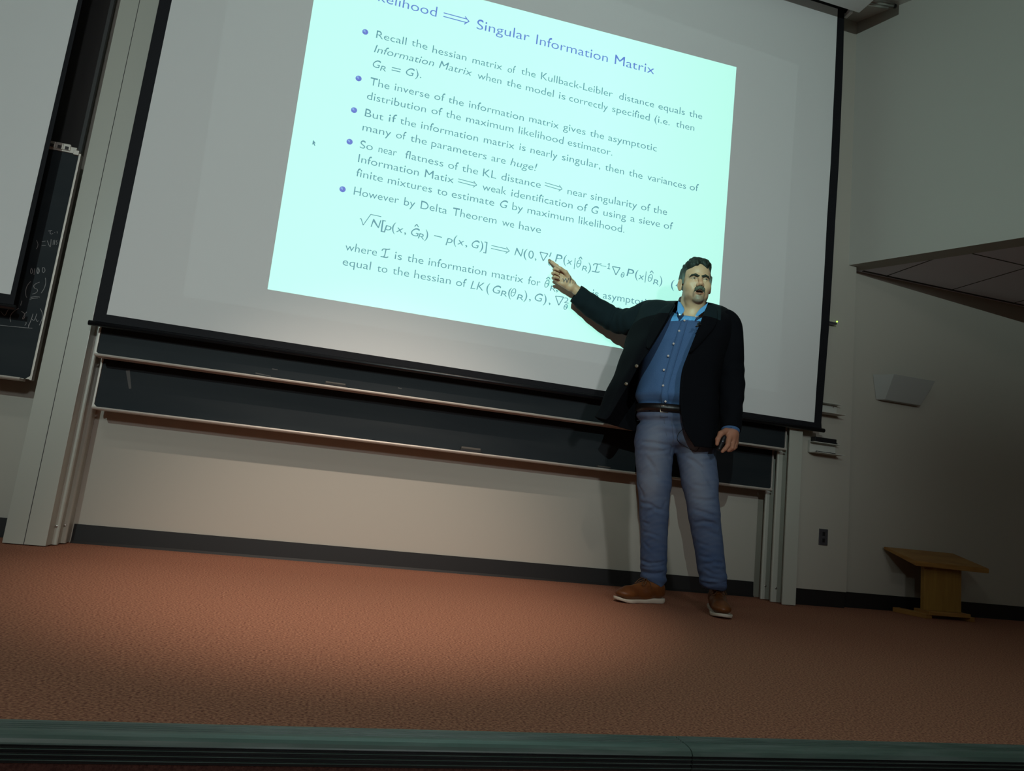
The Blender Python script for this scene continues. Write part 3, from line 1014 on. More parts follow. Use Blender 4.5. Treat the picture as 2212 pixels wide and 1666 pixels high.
# title
put('Likelihood', (790, -5.5), (942.5, 36.5), 0.093, ink='title')
arrow((958, 31.5), (1013.5, 46.5), 0.050, 0.0058, 'title')
put('Singular', (1029, 62), (1143, 89), 0.093, ink='title')
put('Information', (1157.5, 95), (1312.5, 134.5), 0.093, ink='title')
put('Matrix', (1327.5, 138), (1413, 160.5), 0.093, ink='title')
# Recall the hessian ...
WORDS = [
    ('Recall', (812, 81.5), (877, 97.5)), ('the', (888.5, 98), (922.5, 108)), ('hessian', (933.5, 113.5), (1007, 131.5)),
    ('matrix', (1020, 136), (1084, 151.5)), ('of', (1096, 156), (1112.5, 158.5)), ('the', (1125.5, 160), (1156.5, 168)),
    ('Kullback-Leibler', (1168, 171), (1323, 210)), ('distance', (1337, 214), (1412.5, 232.5)), ('equals', (1422, 235), (1479, 249)),
    ('the', (1488.5, 251), (1516.5, 258)),
    ('when', (1031, 169.5), (1082.5, 182)), ('the', (1094, 184.5), (1125.5, 192.5)), ('model', (1135.5, 195), (1195.5, 210)),
    ('is', (1207, 212.5), (1221, 216)), ('correctly', (1229, 218), (1312.5, 239)), ('specified', (1322, 241), (1403, 261)),
    ('(i.e.', (1413.5, 263), (1446.5, 271)), ('then', (1460, 274), (1499.5, 283)),
    (').', (896.5, 165.5), (910, 169)),
    ('The', (798.5, 183), (840.5, 193.5)), ('inverse', (852, 195), (927, 213)), ('of', (937.5, 214.5), (960, 219)), ('the', (968, 221.5), (1001, 230)),
    ('information', (1012.5, 232), (1131, 261.5)), ('matrix', (1142.5, 262.5), (1206.5, 278.5)), ('gives', (1216, 280), (1264.5, 292)),
    ('the', (1274, 294), (1304.5, 301.5)), ('asymptotic', (1313.5, 303.5), (1418.5, 327.5)),
    ('distribution', (792, 214), (919.5, 243)), ('of', (931.5, 245), (954, 250)), ('the', (962.5, 252.5), (995, 260.5)),
    ('maximum', (1006.5, 263), (1108.5, 286)), ('likelihood', (1120, 288.5), (1216.5, 311.5)), ('estimator.', (1226, 313.5), (1322.5, 336.5)),
    ('But', (787.5, 251), (827.5, 260.5)), ('if', (839, 262.5), (855.5, 265)), ('the', (863.5, 267), (898, 276)), ('information', (909, 277.5), (1032, 306)),
    ('matrix', (1044.5, 308), (1110.5, 322.5)), ('is', (1121.5, 324), (1135, 327)), ('nearly', (1145.5, 330), (1203.5, 344)),
    ('singular,', (1213.5, 345.5), (1296.5, 365)), ('then', (1306.5, 367.5), (1347.5, 377.5)), ('the', (1358, 379.5), (1387.5, 387)),
    ('variances', (1398, 388.5), (1481.5, 408.5)), ('of', (1489.5, 410), (1508.5, 413.5)),
    ('many', (782.5, 281.5), (844, 295.5)), ('of', (855, 298), (876, 302)), ('the', (886, 305), (921, 313.5)), ('parameters', (931.5, 316), (1050.5, 345)),
    ('are', (1061, 347.5), (1091.5, 354.5)),
    ('So', (777, 319.5), (804.5, 325.5)), ('near', (817, 328.5), (856, 337.5)), ('flatness', (874.5, 341.5), (957, 360.5)), ('of', (967.5, 363), (989, 368)),
    ('the', (997.5, 370), (1032, 377.5)), ('KL', (1042.5, 380.5), (1071.5, 386.5)), ('distance', (1082.5, 388.5), (1167.5, 406.5)),
    ('near', (1225.5, 419.5), (1267.5, 428)), ('singularity', (1275.5, 430.5), (1375.5, 451)), ('of', (1384.5, 453), (1404, 457)), ('the', (1411, 459), (1440.5, 465)),
    ('Information', (773, 350), (904, 380)), ('Matix', (917, 382.5), (979.5, 396)), ('weak', (1041.5, 410.5), (1093, 421)),
    ('identification', (1104, 424), (1236.5, 451)), ('of', (1246.5, 453.5), (1268, 457.5)), ('using', (1303, 465.5), (1352, 475.5)), ('a', (1361.5, 478), (1371, 480)),
    ('sieve', (1380, 482), (1425, 490.5)), ('of', (1433.5, 493), (1453, 496.5)),
    ('finite', (768.5, 380.5), (826, 393.5)), ('mixtures', (837, 396), (932.5, 416.5)), ('to', (943.5, 419), (965.5, 424)), ('estimate', (975, 426), (1067, 445)),
    ('by', (1106, 453), (1129, 458)), ('maximum', (1139, 460.5), (1238.5, 481)), ('likelihood.', (1249.5, 483), (1348.5, 503)),
    ('However', (763.5, 420.5), (860.5, 440)), ('by', (872, 443), (896, 448)), ('Delta', (908, 450.5), (965, 462.5)), ('Theorem', (977, 465), (1072, 484)),
    ('we', (1084, 487), (1110, 492.5)), ('have', (1120.5, 494.5), (1168, 504)),
    ('where', (745, 540.5), (813.5, 553)), ('is', (852, 559.5), (867.5, 562.5)), ('the', (879, 564.5), (914, 571)), ('information', (925, 573), (1050, 596)),
    ('matrix', (1062, 598.5), (1129.5, 611.5)), ('for', (1140, 613.5), (1166.5, 618.5)), ('which', (1216, 628), (1265, 637)), ('is', (1279.5, 640), (1292.5, 642.5)),
    ('asymptotically', (1302, 644.5), (1437, 668)),
    ('equal', (739.5, 572.5), (800, 583.5)), ('to', (814, 586.5), (836, 590)), ('the', (847.5, 592), (883, 598.5)), ('hessian', (894, 600.5), (973, 614.5)),
    ('of', (984.5, 617), (1006.5, 620.5)),
]
for w_ in WORDS:
    put(*w_)
# words in italics and mathematics
SUBS = 0.047
ITAL = [
    ('Information', (807.5, 112.5), (937, 143.5), BODY), ('Matrix', (948, 146.5), (1019, 164.5), BODY), ('huge!', (1102, 357), (1159, 370), BODY),
    ('G', (804.5, 144.5), (821, 148.5), BODY), ('R', (820.5, 152.5), (833.5, 155), SUBS), ('G', (876, 161.5), (894, 165.5), BODY),
    ('G', (1277, 460), (1292.5, 463), BODY), ('G', (1079.5, 447.5), (1096, 451), BODY),
    ('N', (800.5, 490), (821.5, 493.5), BODY), ('p', (829.5, 496), (845, 499), BODY), ('x', (855, 501), (870.5, 504), BODY), ('G', (887, 508.5), (905, 512), BODY),
    ('R', (902.5, 515), (916, 518), SUBS), ('p', (963, 523.5), (977, 526.5), BODY), ('x', (987.5, 528), (1002, 531), BODY), ('G', (1018, 534.5), (1034.5, 538), BODY),
    ('N', (1111, 551.5), (1129, 555), BODY), ('P', (1198.5, 565), (1214, 568), BODY), ('x', (1223.5, 570.5), (1236, 573), BODY),
    ('R', (1256.5, 584.5), (1268.5, 587), SUBS), ('P', (1353, 596), (1369, 599), BODY), ('x', (1378.5, 603), (1391, 605.5), BODY), ('R', (1410.5, 614), (1423, 616.5), SUBS),
    ('R', (1187.5, 628), (1200, 630.5), SUBS),
    ('LK', (1016, 623.5), (1045, 628.5), BODY), ('G', (1063.5, 632.5), (1081, 635.5), BODY), ('R', (1081, 639), (1095, 641.5), SUBS), 
    ('R', (1116, 647), (1130.5, 649.5), SUBS), ('G', (1154.5, 649.5), (1171.5, 652.5), BODY),
]
for w_ in ITAL:
    put(w_[0], w_[1], w_[2], w_[3], italic=True)
PLAIN = [
    ('=', (845, 157), (864, 161.5), BODY), ('[', (823, 494.5), (831, 496), BODY * 1.08), ('(', (846, 498.5), (853.5, 500), BODY * 1.05), (',', (873, 505), (877, 506), BODY),
    (')', (917, 514.5), (924, 516), BODY * 1.05), ('−', (936.5, 518), (953.5, 522), BODY), ('(', (979, 526), (986, 527.5), BODY * 1.05), (',', (1005, 532), (1009, 533), BODY),
    (')', (1036, 538.5), (1043, 540), BODY * 1.05), (']', (1044.5, 540.5), (1051, 542), BODY * 1.08),
    ('(', (1130.5, 555), (1138, 556.5), BODY * 1.05), ('0', (1140.5, 557.5), (1152, 560), BODY), (',', (1155, 561), (1158.5, 562), BODY),
    ('(', (1216.5, 568), (1223, 569.5), BODY * 1.05), (')', (1269.5, 585), (1276, 586.5), BODY * 1.05),
    ('(', (1371.5, 600), (1378, 601.5), BODY * 1.05), (')', (1424, 613.5), (1430, 615), BODY * 1.05),
    ('(', (1449, 621), (1456, 623), BODY * 1.05), ('4', (1459, 623.5), (1469, 625.5), BODY), (')', (1473, 626), (1480, 627.5), BODY * 1.05),
    ('−', (1296.5, 579.5), (1309, 582), SUBS),
    (',', (1201, 629), (1204.5, 630), BODY), ('(', (1050, 630), (1057, 631.5), BODY * 1.05), ('(', (1097, 639.5), (1104, 641), BODY * 1.05), (')', (1131, 646), (1138, 647.5), BODY * 1.05),
    (',', (1142.5, 648.5), (1146.5, 649.5), BODY), (')', (1173, 653.5), (1180, 655), BODY * 1.05), (',', (1185, 656.5), (1189, 657.5), BODY),
    ('2', (1218, 654), (1228, 656), SUBS), (')', (1336, 680), (1343, 681.5), BODY),
]
for w_ in PLAIN:
    put(w_[0], w_[1], w_[2], w_[3], warp=False)
for th_ in (((1244.5, 577), (1256.5, 579.5), BODY), ((1399, 608), (1411, 610.5), BODY), ((1340.5, 599), (1350, 601), SUBS), ((1184, 573), (1192.5, 574.5), SUBS),
            ((1175.5, 621), (1187.5, 623), BODY), ((1102.5, 640), (1115.5, 642.5), BODY), ((1217, 668.5), (1227, 670.5), SUBS)):
    theta(*th_)
CAL = [[(728, 592), (733, 579), (745, 570), (765, 570), (790, 575), (812, 575), (831, 571)], [(779, 575), (772, 610), (764, 645), (752, 668)],
       [(710, 664), (730, 668), (756, 674), (780, 678), (800, 676), (805, 666)]]
for ox, oy in ((0.0, 0.0), (1278.8 - 822.3, 585.4 - 553.5)):
    for s_ in CAL:
        for i_ in range(len(s_) - 1):
            (xa, ya_), (xb, yb_) = s_[i_], s_[i_ + 1]
            stroke([(700 + xa / 5.82 + ox, 440 + ya_ / 5.82 + oy + 0.12 * 0), (700 + xb / 5.82 + ox, 440 + yb_ / 5.82 + oy)], 0.0058)
stroke([(1242.9, 557.5), (1240.0, 581.6)], 0.0045)
stroke([(1396, 586.6), (1393.3, 610.5)], 0.0045)
stroke([(1316.3, 568.8), (1315, 580.3)], 0.0055)
stroke([(1312.8, 571.6), (1316.0, 569.2)], 0.0048)
stroke([(1312, 580.2), (1318, 581.2)], 0.0045)
arrow((1177, 397.5), (1214.5, 408.5), 0.038)
arrow((989.5, 389.5), (1030, 400), 0.038)
arrow((1061, 533.5), (1100.5, 542.5), 0.038)
stroke([(777.3, 473.5), (780, 472), (784.4, 486.4), (801, 463.2), (823.6, 468.2)], 0.0042)
for tri in ([(1166.4, 544.6), (1183.5, 548.4), (1173.4, 563.6)], [(1323, 576), (1339.7, 578.6), (1330.4, 594)], [(1200, 639.5), (1217.6, 642.2), (1206.8, 659.5)]):
    stroke(tri, 0.0055, closed=True)
stroke([(1190.7, 545.6), (1187, 555)], 0.006)
hat((895.6, 489.6), (900.4, 484.6), (904, 490.8))
hat((1250.3, 559.5), (1254.5, 555), (1257.5, 560.5))
hat((1404, 589.5), (1408, 585), (1411.5, 590.5))
hat((1180, 602.5), (1185, 598.5), (1188.5, 603.5))
# pointer
V, Fc = INK['text']
n0 = len(V)
V.extend([to_slide(P(*p, YSC)) for p in [(676.5, 302.5), (674.2, 313), (677, 311), (679.5, 315.5), (681.2, 314.5), (679, 310), (682, 309.5)]])
Fc.extend([[n0, n0 + 1, n0 + 2, n0 + 5, n0 + 6], [n0 + 2, n0 + 3, n0 + 4, n0 + 5]])

for key, nm, mt in (('text', 'slide_text', F_TEXT), ('title', 'slide_title', F_TITLE)):
    me = bpy.data.meshes.new(nm)
    me.from_pydata([tuple(v) for v in INK[key][0]], [], INK[key][1])
    link(nm, me, mt, pj)
bm_ = bmesh.new()
for c in [(789, 69), (774.6, 169.5), (764.8, 238), (755.2, 306.3), (740, 408.9)]:
    c0 = P(*c, YSC)
    rings = []
    for r in (0.0015, 0.005, 0.009, 0.013, 0.0162):
        rings.append([bm_.verts.new(to_slide(c0 + r * np.array([math.cos(a), 0, math.sin(a)]))) for a in [2 * math.pi * k / 20 for k in range(20)]])
    for i in range(4):
        for k in range(20):
            f = bm_.faces.new((rings[i][k], rings[i][(k + 1) % 20], rings[i + 1][(k + 1) % 20], rings[i + 1][k]))
            a = 2 * math.pi * (k + .5) / 20
            r = (0.003, 0.007, 0.011, 0.0146)[i]
            f.material_index = 1 if math.hypot(r * math.cos(a) + 0.005, r * math.sin(a) - 0.0055) < 0.0055 else 0
me = bpy.data.meshes.new('slide_bullets')
bm_.to_mesh(me)
bm_.free()
link('slide_bullets', me, [F_BUL, F_BUL2], pj)

# ================================================================ THE LECTURER
# organic shapes: rounded primitives blended as distance fields and meshed with surface nets


def smin(a, b, k):
    if k <= 0:
        return np.minimum(a, b)
    h = np.clip(0.5 + 0.5 * (b - a) / k, 0, 1)
    return b + (a - b) * h - k * h * (1 - h)


class Field:
    def __init__(self):
        self.items = []
        self.fr = (np.zeros(3), np.eye(3))
        self.disp = None
        self.dmax = 0.0

    def frame(self, o, m):
        self.fr = (np.asarray(o, float), np.asarray(m, float))
        return self

    def _w(self, p):
        return self.fr[0] + np.asarray(p, float) @ self.fr[1]

    def cap(self, a, b, ra, rb=None, k=0.01, op='u'):
        rb = ra if rb is None else rb
        a, b = self._w(a), self._w(b)
        d = b - a
        dd = d @ d + 1e-12

        def f(p):
            q = p - a
            t = np.clip(q @ d / dd, 0, 1)
            return np.linalg.norm(q - t[:, None] * d, axis=1) - (ra + t * (rb - ra))
        self.items.append((op, k, f, (a + b) / 2, math.sqrt(dd) / 2 + max(ra, rb)))
        return self

    def ell(self, c, r, k=0.01, op='u', rot=None):
        c = self._w(c)
        m = self.fr[1] if rot is None else np.asarray(rot, float) @ self.fr[1]
        r = np.array(r, float)

        def f(p):
            q = (p - c) @ m.T
            k0 = np.linalg.norm(q / r, axis=1)
            k1 = np.linalg.norm(q / (r * r), axis=1) + 1e-9
            return np.where(k0 < 1e-6, -r.min(), k0 * (k0 - 1.0) / k1)
        self.items.append((op, k, f, c, r.max()))
        return self

    def half(self, o, n, op='i', k=0.004):
        """keep the side the normal points away from"""
        o = self._w(o)
        n = np.asarray(n, float) @ self.fr[1]
        n = n / np.linalg.norm(n)
        self.items.append((op, k, lambda p: (p - o) @ n, o, 1e3))
        return self

    def chain(self, pts, rs, k=0.008):
        for i in range(len(pts) - 1):
            self.cap(pts[i], pts[i + 1], rs[i], rs[i + 1], k)
        return self

    def ev(self, p, items=None):
        d = np.full(len(p), 1e3)
        for op, k, f, c, r in (self.items if items is None else items):
            v = f(p)
            if op == 'u':
                d = smin(d, v, k)
            elif op == 's':
                d = -smin(-d, v, k)
            else:
                d = -smin(-d, -v, k)
        if self.disp is not None:
            d = d - self.disp(p)
        return d

    def bounds(self):
        lo = np.min([c - r for op, k, f, c, r in self.items if op == 'u'], axis=0) - 0.01
        hi = np.max([c + r for op, k, f, c, r in self.items if op == 'u'], axis=0) + 0.01
        return lo - self.dmax, hi + self.dmax

    def mesh(self, h, B=14):
        lo, hi = self.bounds()
        nb = np.ceil((hi - lo) / (h * B)).astype(int)
        g = np.stack(np.meshgrid(*[np.arange(n) for n in nb], indexing='ij'), -1).reshape(-1, 3)
        half = h * B * 0.5 * math.sqrt(3) + 2 * h
        ctr = lo + (g + 0.5) * h * B
        d0 = self.ev(ctr)
        keep = np.abs(d0) < half * 1.7 + 0.01 + self.dmax
        g = g[keep]
        ax = np.arange(-1, B + 1)
        loc = np.stack(np.meshgrid(ax, ax, ax, indexing='ij'), -1).reshape(-1, 3)
        n = B + 2
        keys_all, pos_all, quads_all = [], [], []
        KX, KY = 1 << 20, 1 << 40
        for b in g:
            base = b * B
            c = lo + (base + B / 2) * h
            its = [it for it in self.items if np.linalg.norm(it[3] - c) - it[4] < half * 2.2 + 0.03 + self.dmax + 2 * it[1]]
            if not its:
                continue
            p = lo + (base + loc) * h
            d = self.ev(p, its).reshape(n, n, n)
            if d.min() > 0 or d.max() < 0:
                continue
            ins = d < 0
            # cells
            m = n - 1
            cnt = np.zeros((m, m, m), int)
            for i in (0, 1):
                for j in (0, 1):
                    for k in (0, 1):
                        cnt += ins[i:i + m, j:j + m, k:k + m]
            act = (cnt > 0) & (cnt < 8)
            ci = np.argwhere(act)
            acc = np.zeros((len(ci), 3))
            num = np.zeros(len(ci))
            for a_ in range(3):
                for u in (0, 1):
                    for v in (0, 1):
                        o1 = np.zeros(3, int)
                        ot = [q for q in range(3) if q != a_]
                        o1[ot[0]], o1[ot[1]] = u, v
                        o2 = o1.copy()
                        o2[a_] = 1
                        i1, i2 = ci + o1, ci + o2
                        v1, v2 = d[i1[:, 0], i1[:, 1], i1[:, 2]], d[i2[:, 0], i2[:, 1], i2[:, 2]]
                        x = (v1 < 0) != (v2 < 0)
                        t = np.where(x, v1 / np.where(x, v1 - v2, 1), 0)
                        q = o1[None, :] + t[:, None] * (o2 - o1)[None, :]
                        acc += np.where(x[:, None], q, 0)
                        num += x
            pos = lo + (base + ci - 1 + acc / num[:, None]) * h
            cell = base + ci - 1 + 4
            keys_all.append(cell[:, 0] + cell[:, 1] * KX + cell[:, 2] * KY)
            pos_all.append(pos)
            for a_ in range(3):
                ot = [(1, 2), (2, 0), (0, 1)][a_]
                s1 = [slice(1, n - 1)] * 3
                s2 = [slice(1, n - 1)] * 3
                s2[a_] = slice(2, n)
                A, Bv = ins[tuple(s1)], ins[tuple(s2)]
                e = np.argwhere(A != Bv)
                if not len(e):
                    continue
                flip = A[e[:, 0], e[:, 1], e[:, 2]]
                e = e + 1
                qs = []
                for du, dv in ((-1, -1), (0, -1), (0, 0), (-1, 0)):
                    cc = e.copy()
                    cc[:, ot[0]] += du
                    cc[:, ot[1]] += dv
                    cl = base + cc - 1 + 4
                    qs.append(cl[:, 0] + cl[:, 1] * KX + cl[:, 2] * KY)
                qs = np.stack(qs, 1)
                qs[~flip] = qs[~flip][:, ::-1]
                quads_all.append(qs)
        keys = np.concatenate(keys_all)
        pos = np.concatenate(pos_all)
        uk, first = np.unique(keys, return_index=True)
        V_ = pos[first]
        Q = np.concatenate(quads_all)
        idx = np.searchsorted(uk, Q)
        ok = (uk[np.clip(idx, 0, len(uk) - 1)] == Q).all(1)
        return V_, idx[ok]

    def build(self, name, h, mat, parent=None, attr=None):
        V_, Fq = self.mesh(h)
        me = bpy.data.meshes.new(name)
        me.vertices.add(len(V_))
        me.vertices.foreach_set('co', V_.astype(np.float32).ravel())
        me.loops.add(len(Fq) * 4)
        me.polygons.add(len(Fq))
        me.loops.foreach_set('vertex_index', Fq.astype(np.int32).ravel())
        me.polygons.foreach_set('loop_start', np.arange(0, len(Fq) * 4, 4, dtype=np.int32))
        me.polygons.foreach_set('loop_total', np.full(len(Fq), 4, dtype=np.int32))
        me.update(calc_edges=True)
        me.validate()
        if attr:
            nm, fn = attr
            v = fn(V_)
            if v.ndim == 1:
                at = me.attributes.new(nm, 'FLOAT', 'POINT')
                at.data.foreach_set('value', v.astype(np.float32))
            else:
                at = me.attributes.new(nm, 'FLOAT_COLOR', 'POINT')
                at.data.foreach_set('color', np.concatenate([v, np.ones((len(v), 1))], 1).astype(np.float32).ravel())
        return link(name, me, mat, parent, True)


def sst(x, a, b):
    t = np.clip((x - a) / (b - a), 0, 1)
    return t * t * (3 - 2 * t)


def wob(p, freq, seed=0, n=5):
    r = np.random.RandomState(seed)
    out = np.zeros(len(p))
    for i in range(n):
        k = r.normal(size=3)
        k = k / np.linalg.norm(k) * freq * r.uniform(0.6, 1.6)
        out += np.sin(p @ k + r.uniform(0, 6.28))
    return out / n


def axes(fwd, up=(0, 0, 1)):
    """rows: x = the figure's left, y = forward, z = up"""
    f = np.array(fwd, float)
    f /= np.linalg.norm(f)
    u = np.array(up, float)
    x = np.cross(f, u)
    x = -x / np.linalg.norm(x)
    u = np.cross(x, f) * -1
    u = np.cross(f, x)
    if u[2] < 0:
        u = -u
    return np.array([x, f, u])


# ---- head frame: turned a little to his right, chin slightly up
HC = P(1502.5, 613.5, 3.16)
hy = math.radians(-14.0)
hp = math.radians(3.0)
hf = np.array([math.sin(hy) * math.cos(hp), -math.cos(hy) * math.cos(hp), math.sin(hp)])
hx = np.array([math.cos(hy), math.sin(hy), 0.0])          # towards his left (right in the picture)
hu = np.cross(hf, hx)
hu = hu if hu[2] > 0 else -hu
HM = np.array([hx, hf, hu])

NECK = P(1500, 668, 3.205)
CH = P(1480, 735, 3.20)
PEL = P(1455, 925, 3.20)
SHR, ELR, WRR = P(1403, 690, 3.27), P(1325, 690, 3.43), P(1246, 628, 3.475)
SHL, ELL, WRL = P(1571, 715, 3.14), P(1581, 822, 3.09), P(1583, 926, 3.00)

F = Field()
# body under the clothes
F.cap(NECK, CH, 0.062, 0.11, 0.03)
F.cap(CH, PEL, 0.115, 0.07, 0.03)
for a, b, c in ((SHR, ELR, WRR), (SHL, ELL, WRL)):
    F.cap(CH + (a - CH) * 0.5, a, 0.07, 0.05, 0.03)
    F.cap(a, b, 0.046, 0.036, 0.02)
    F.cap(b, c, 0.036, 0.0245, 0.015)
HIPR, KNR, ANR = P(1412, 975, 3.24), P(1413, 1112, 3.27), P(1412, 1256, 3.335)
HIPL, KNL, ANL = P(1500, 975, 3.17), P(1521, 1110, 3.13), P(1543, 1262, 3.150)
for a, b, c in ((HIPR, KNR, ANR), (HIPL, KNL, ANL)):
    F.cap(PEL, a, 0.062, 0.055, 0.02)
    F.cap(a, b, 0.055, 0.045, 0.02)
    F.cap(b, c, 0.045, 0.032, 0.02)
F.frame(HC, HM)
# neck, skull, face
F.cap((0.0, -0.035, -0.06), (-0.004, -0.052, -0.165), 0.060, 0.066, 0.02)
F.cap((0.0, 0.000, -0.105), (0.0, -0.030, -0.160), 0.046, 0.052, 0.02)
F.ell((0, -0.018, 0.040), (0.0735, 0.094, 0.082), 0.02)
F.ell((0, 0.018, -0.028), (0.0675, 0.068, 0.092), 0.02)
F.ell((0, 0.030, 0.045), (0.060, 0.058, 0.055), 0.02)
F.ell((0, 0.030, -0.082), (0.057, 0.052, 0.040), 0.02)
F.ell((0, 0.0685, -0.109), (0.025, 0.020, 0.017), 0.015)
for s in (-1, 1):
    F.ell((s * 0.040, 0.048, -0.030), (0.028, 0.030, 0.030), 0.018)
    F.cap((s * 0.043, 0.067, 0.0155), (s * 0.014, 0.0805, 0.0125), 0.0095, 0.0095, 0.012)
    F.ell((s * 0.031, 0.087, -0.001), (0.0185, 0.016, 0.0125), 0.008, 's')
    F.ell((s * 0.0315, 0.0665, -0.001), (0.0145, 0.0145, 0.0145), 0.003)
    # lids
    F.cap((s * 0.046, 0.0720, 0.0010), (s * 0.031, 0.0805, 0.0060), 0.0044, 0.0050, 0.004)
    F.cap((s * 0.031, 0.0805, 0.0060), (s * 0.017, 0.0775, 0.0012), 0.0050, 0.0038, 0.004)
    F.cap((s * 0.045, 0.0720, -0.005), (s * 0.031, 0.0785, -0.0088), 0.0038, 0.0042, 0.005)
    F.cap((s * 0.031, 0.0785, -0.0088), (s * 0.018, 0.0770, -0.0055), 0.0042, 0.0036, 0.005)
    # pouch under the eye, fold beside the nose
    F.cap((s * 0.043, 0.068, -0.020), (s * 0.022, 0.076, -0.021), 0.006, 0.006, 0.008)
    F.cap((s * 0.017, 0.090, -0.040), (s * 0.034, 0.074, -0.070), 0.0035, 0.003, 0.006, 's')
    F.cap((s * 0.030, 0.066, -0.052), (s * 0.036, 0.058, -0.085), 0.012, 0.012, 0.012)
    # nose wings
    F.ell((s * 0.0125, 0.0945, -0.041), (0.0085, 0.0110, 0.0085), 0.006)
    F.ell((s * 0.0065, 0.103, -0.0475), (0.0038, 0.005, 0.003), 0.003, 's')
    # ears
    rot = np.array([[math.cos(s * 0.42), math.sin(s * 0.42), 0], [-math.sin(s * 0.42), math.cos(s * 0.42), 0], [0, 0, 1]])
    F.ell((s * 0.0795, -0.012, -0.008), (0.0075, 0.019, 0.032), 0.005, rot=rot)
    F.ell((s * 0.0775, -0.012, -0.033), (0.007, 0.010, 0.011), 0.005, rot=rot)
    F.ell((s * 0.0865, -0.006, -0.006), (0.006, 0.0095, 0.016), 0.004, 's', rot=rot)
F.cap((0, 0.080, 0.012), (0, 0.103, -0.030), 0.0085, 0.0115, 0.010)
F.ell((0, 0.1045, -0.036), (0.0125, 0.0125, 0.0115), 0.006)
# frown lines
for s in (-1, 1):
    F.cap((s * 0.0045, 0.091, 0.016), (s * 0.0045, 0.088, 0.030), 0.0015, 0.001, 0.003, 's')
# lips round an open mouth
F.ell((0, 0.073, -0.074), (0.030, 0.018, 0.024), 0.012)
for s in (-1, 1):
    F.cap((0, 0.0935, -0.0675), (s * 0.0225, 0.0825, -0.0745), 0.0048, 0.0030, 0.004)
    F.cap((0, 0.0915, -0.0865), (s * 0.0225, 0.0825, -0.0770), 0.0058, 0.0030, 0.004)
F.ell((0, 0.096, -0.0762), (0.0195, 0.020, 0.0060), 0.003, 's')
# double chin
F.cap((-0.026, 0.018, -0.118), (0.026, 0.018, -0.118), 0.021, 0.021, 0.015)
F.frame(np.zeros(3), np.eye(3))

# right hand: palm to the room, thumb up, first finger stretched at the slide
rh = lambda px, py, Y: P(px, py, Y)
F.cap(WRR, rh(1236, 618, 3.472), 0.0250, 0.0245, 0.01)
F.chain([rh(1235, 612, 3.475), rh(1213, 587, 3.478)], [0.021, 0.014], 0.012)
F.chain([rh(1234, 616, 3.475), rh(1206, 595, 3.480)], [0.020, 0.0135], 0.012)
F.chain([rh(1233, 620, 3.475), rh(1204, 602, 3.480)], [0.019, 0.013], 0.012)
F.chain([rh(1231, 622, 3.474), rh(1206, 609, 3.478)], [0.018, 0.0125], 0.012)
F.ell(rh(1225, 602, 3.463), (0.020, 0.013, 0.026), 0.012)
F.ell(rh(1217, 613, 3.466), (0.022, 0.012, 0.014), 0.012)
F.chain([rh(1213, 586, 3.484), rh(1202.5, 574.5, 3.500), rh(1193.5, 567.5, 3.516), rh(1186.5, 562.3, 3.530)], [0.0125, 0.0100, 0.0088, 0.0076], 0.005)
F.chain([rh(1229, 601, 3.460), rh(1222, 588.5, 3.445), rh(1211, 580.5, 3.440), rh(1203, 576, 3.442)], [0.0150, 0.0118, 0.0100, 0.0082], 0.005)
F.chain([rh(1207, 593, 3.480), rh(1197.5, 582.5, 3.452), rh(1199.5, 580.5, 3.432), rh(1206, 583.5, 3.430)], [0.0120, 0.0100, 0.0090, 0.0078], 0.0025)
F.chain([rh(1204, 600, 3.480), rh(1194.5, 590.5, 3.452), rh(1198, 589.0, 3.430), rh(1206, 592.5, 3.432)], [0.0120, 0.0098, 0.0088, 0.0076], 0.0025)
F.chain([rh(1205, 608, 3.478), rh(1195, 600.5, 3.454), rh(1198.5, 598.0, 3.436), rh(1206, 600.5, 3.438)], [0.0112, 0.0090, 0.0080, 0.0070], 0.0025)
# left hand: hangs, back to the room, thumb and first finger round the clicker
F.cap(WRL, P(1581, 938, 2.985), 0.0245, 0.026, 0.012)
F.chain([P(1578, 934, 2.985), P(1574, 949, 2.965)], [0.022, 0.0150], 0.012)
F.chain([P(1582, 936, 2.985), P(1582, 955, 2.972)], [0.021, 0.0150], 0.012)
F.chain([P(1586, 938, 2.990), P(1587.5, 958, 2.985)], [0.020, 0.0140], 0.012)
F.chain([P(1588, 940, 2.998), P(1590, 956, 3.002)], [0.018, 0.0130], 0.012)
F.chain([P(1574, 949, 2.965), P(1572, 962, 2.945), P(1566, 970, 2.940), P(1560.5, 975.5, 2.945)], [0.0140, 0.0110, 0.0096, 0.0080], 0.004)
F.chain([P(1582, 956, 2.972), P(1581, 967, 2.952), P(1574, 972.5, 2.962), P(1569, 971, 2.985)], [0.0130, 0.0108, 0.0096, 0.0082], 0.003)
F.chain([P(1587.5, 958, 2.985), P(1585, 968, 2.968), P(1578, 972.5, 2.980), P(1574, 969.5, 3.002)], [0.0125, 0.0104, 0.0092, 0.0080], 0.003)
F.chain([P(1590, 956, 3.002), P(1588.5, 966, 2.990), P(1582.5, 969.5, 3.000), P(1579, 966, 3.018)], [0.0112, 0.0090, 0.0082, 0.0072], 0.003)
F.chain([P(1569, 931, 2.985), P(1557, 937, 2.968), P(1550.5, 949, 2.955), P(1548.8, 959.5, 2.955)], [0.0165, 0.0130, 0.0105, 0.0086], 0.008)


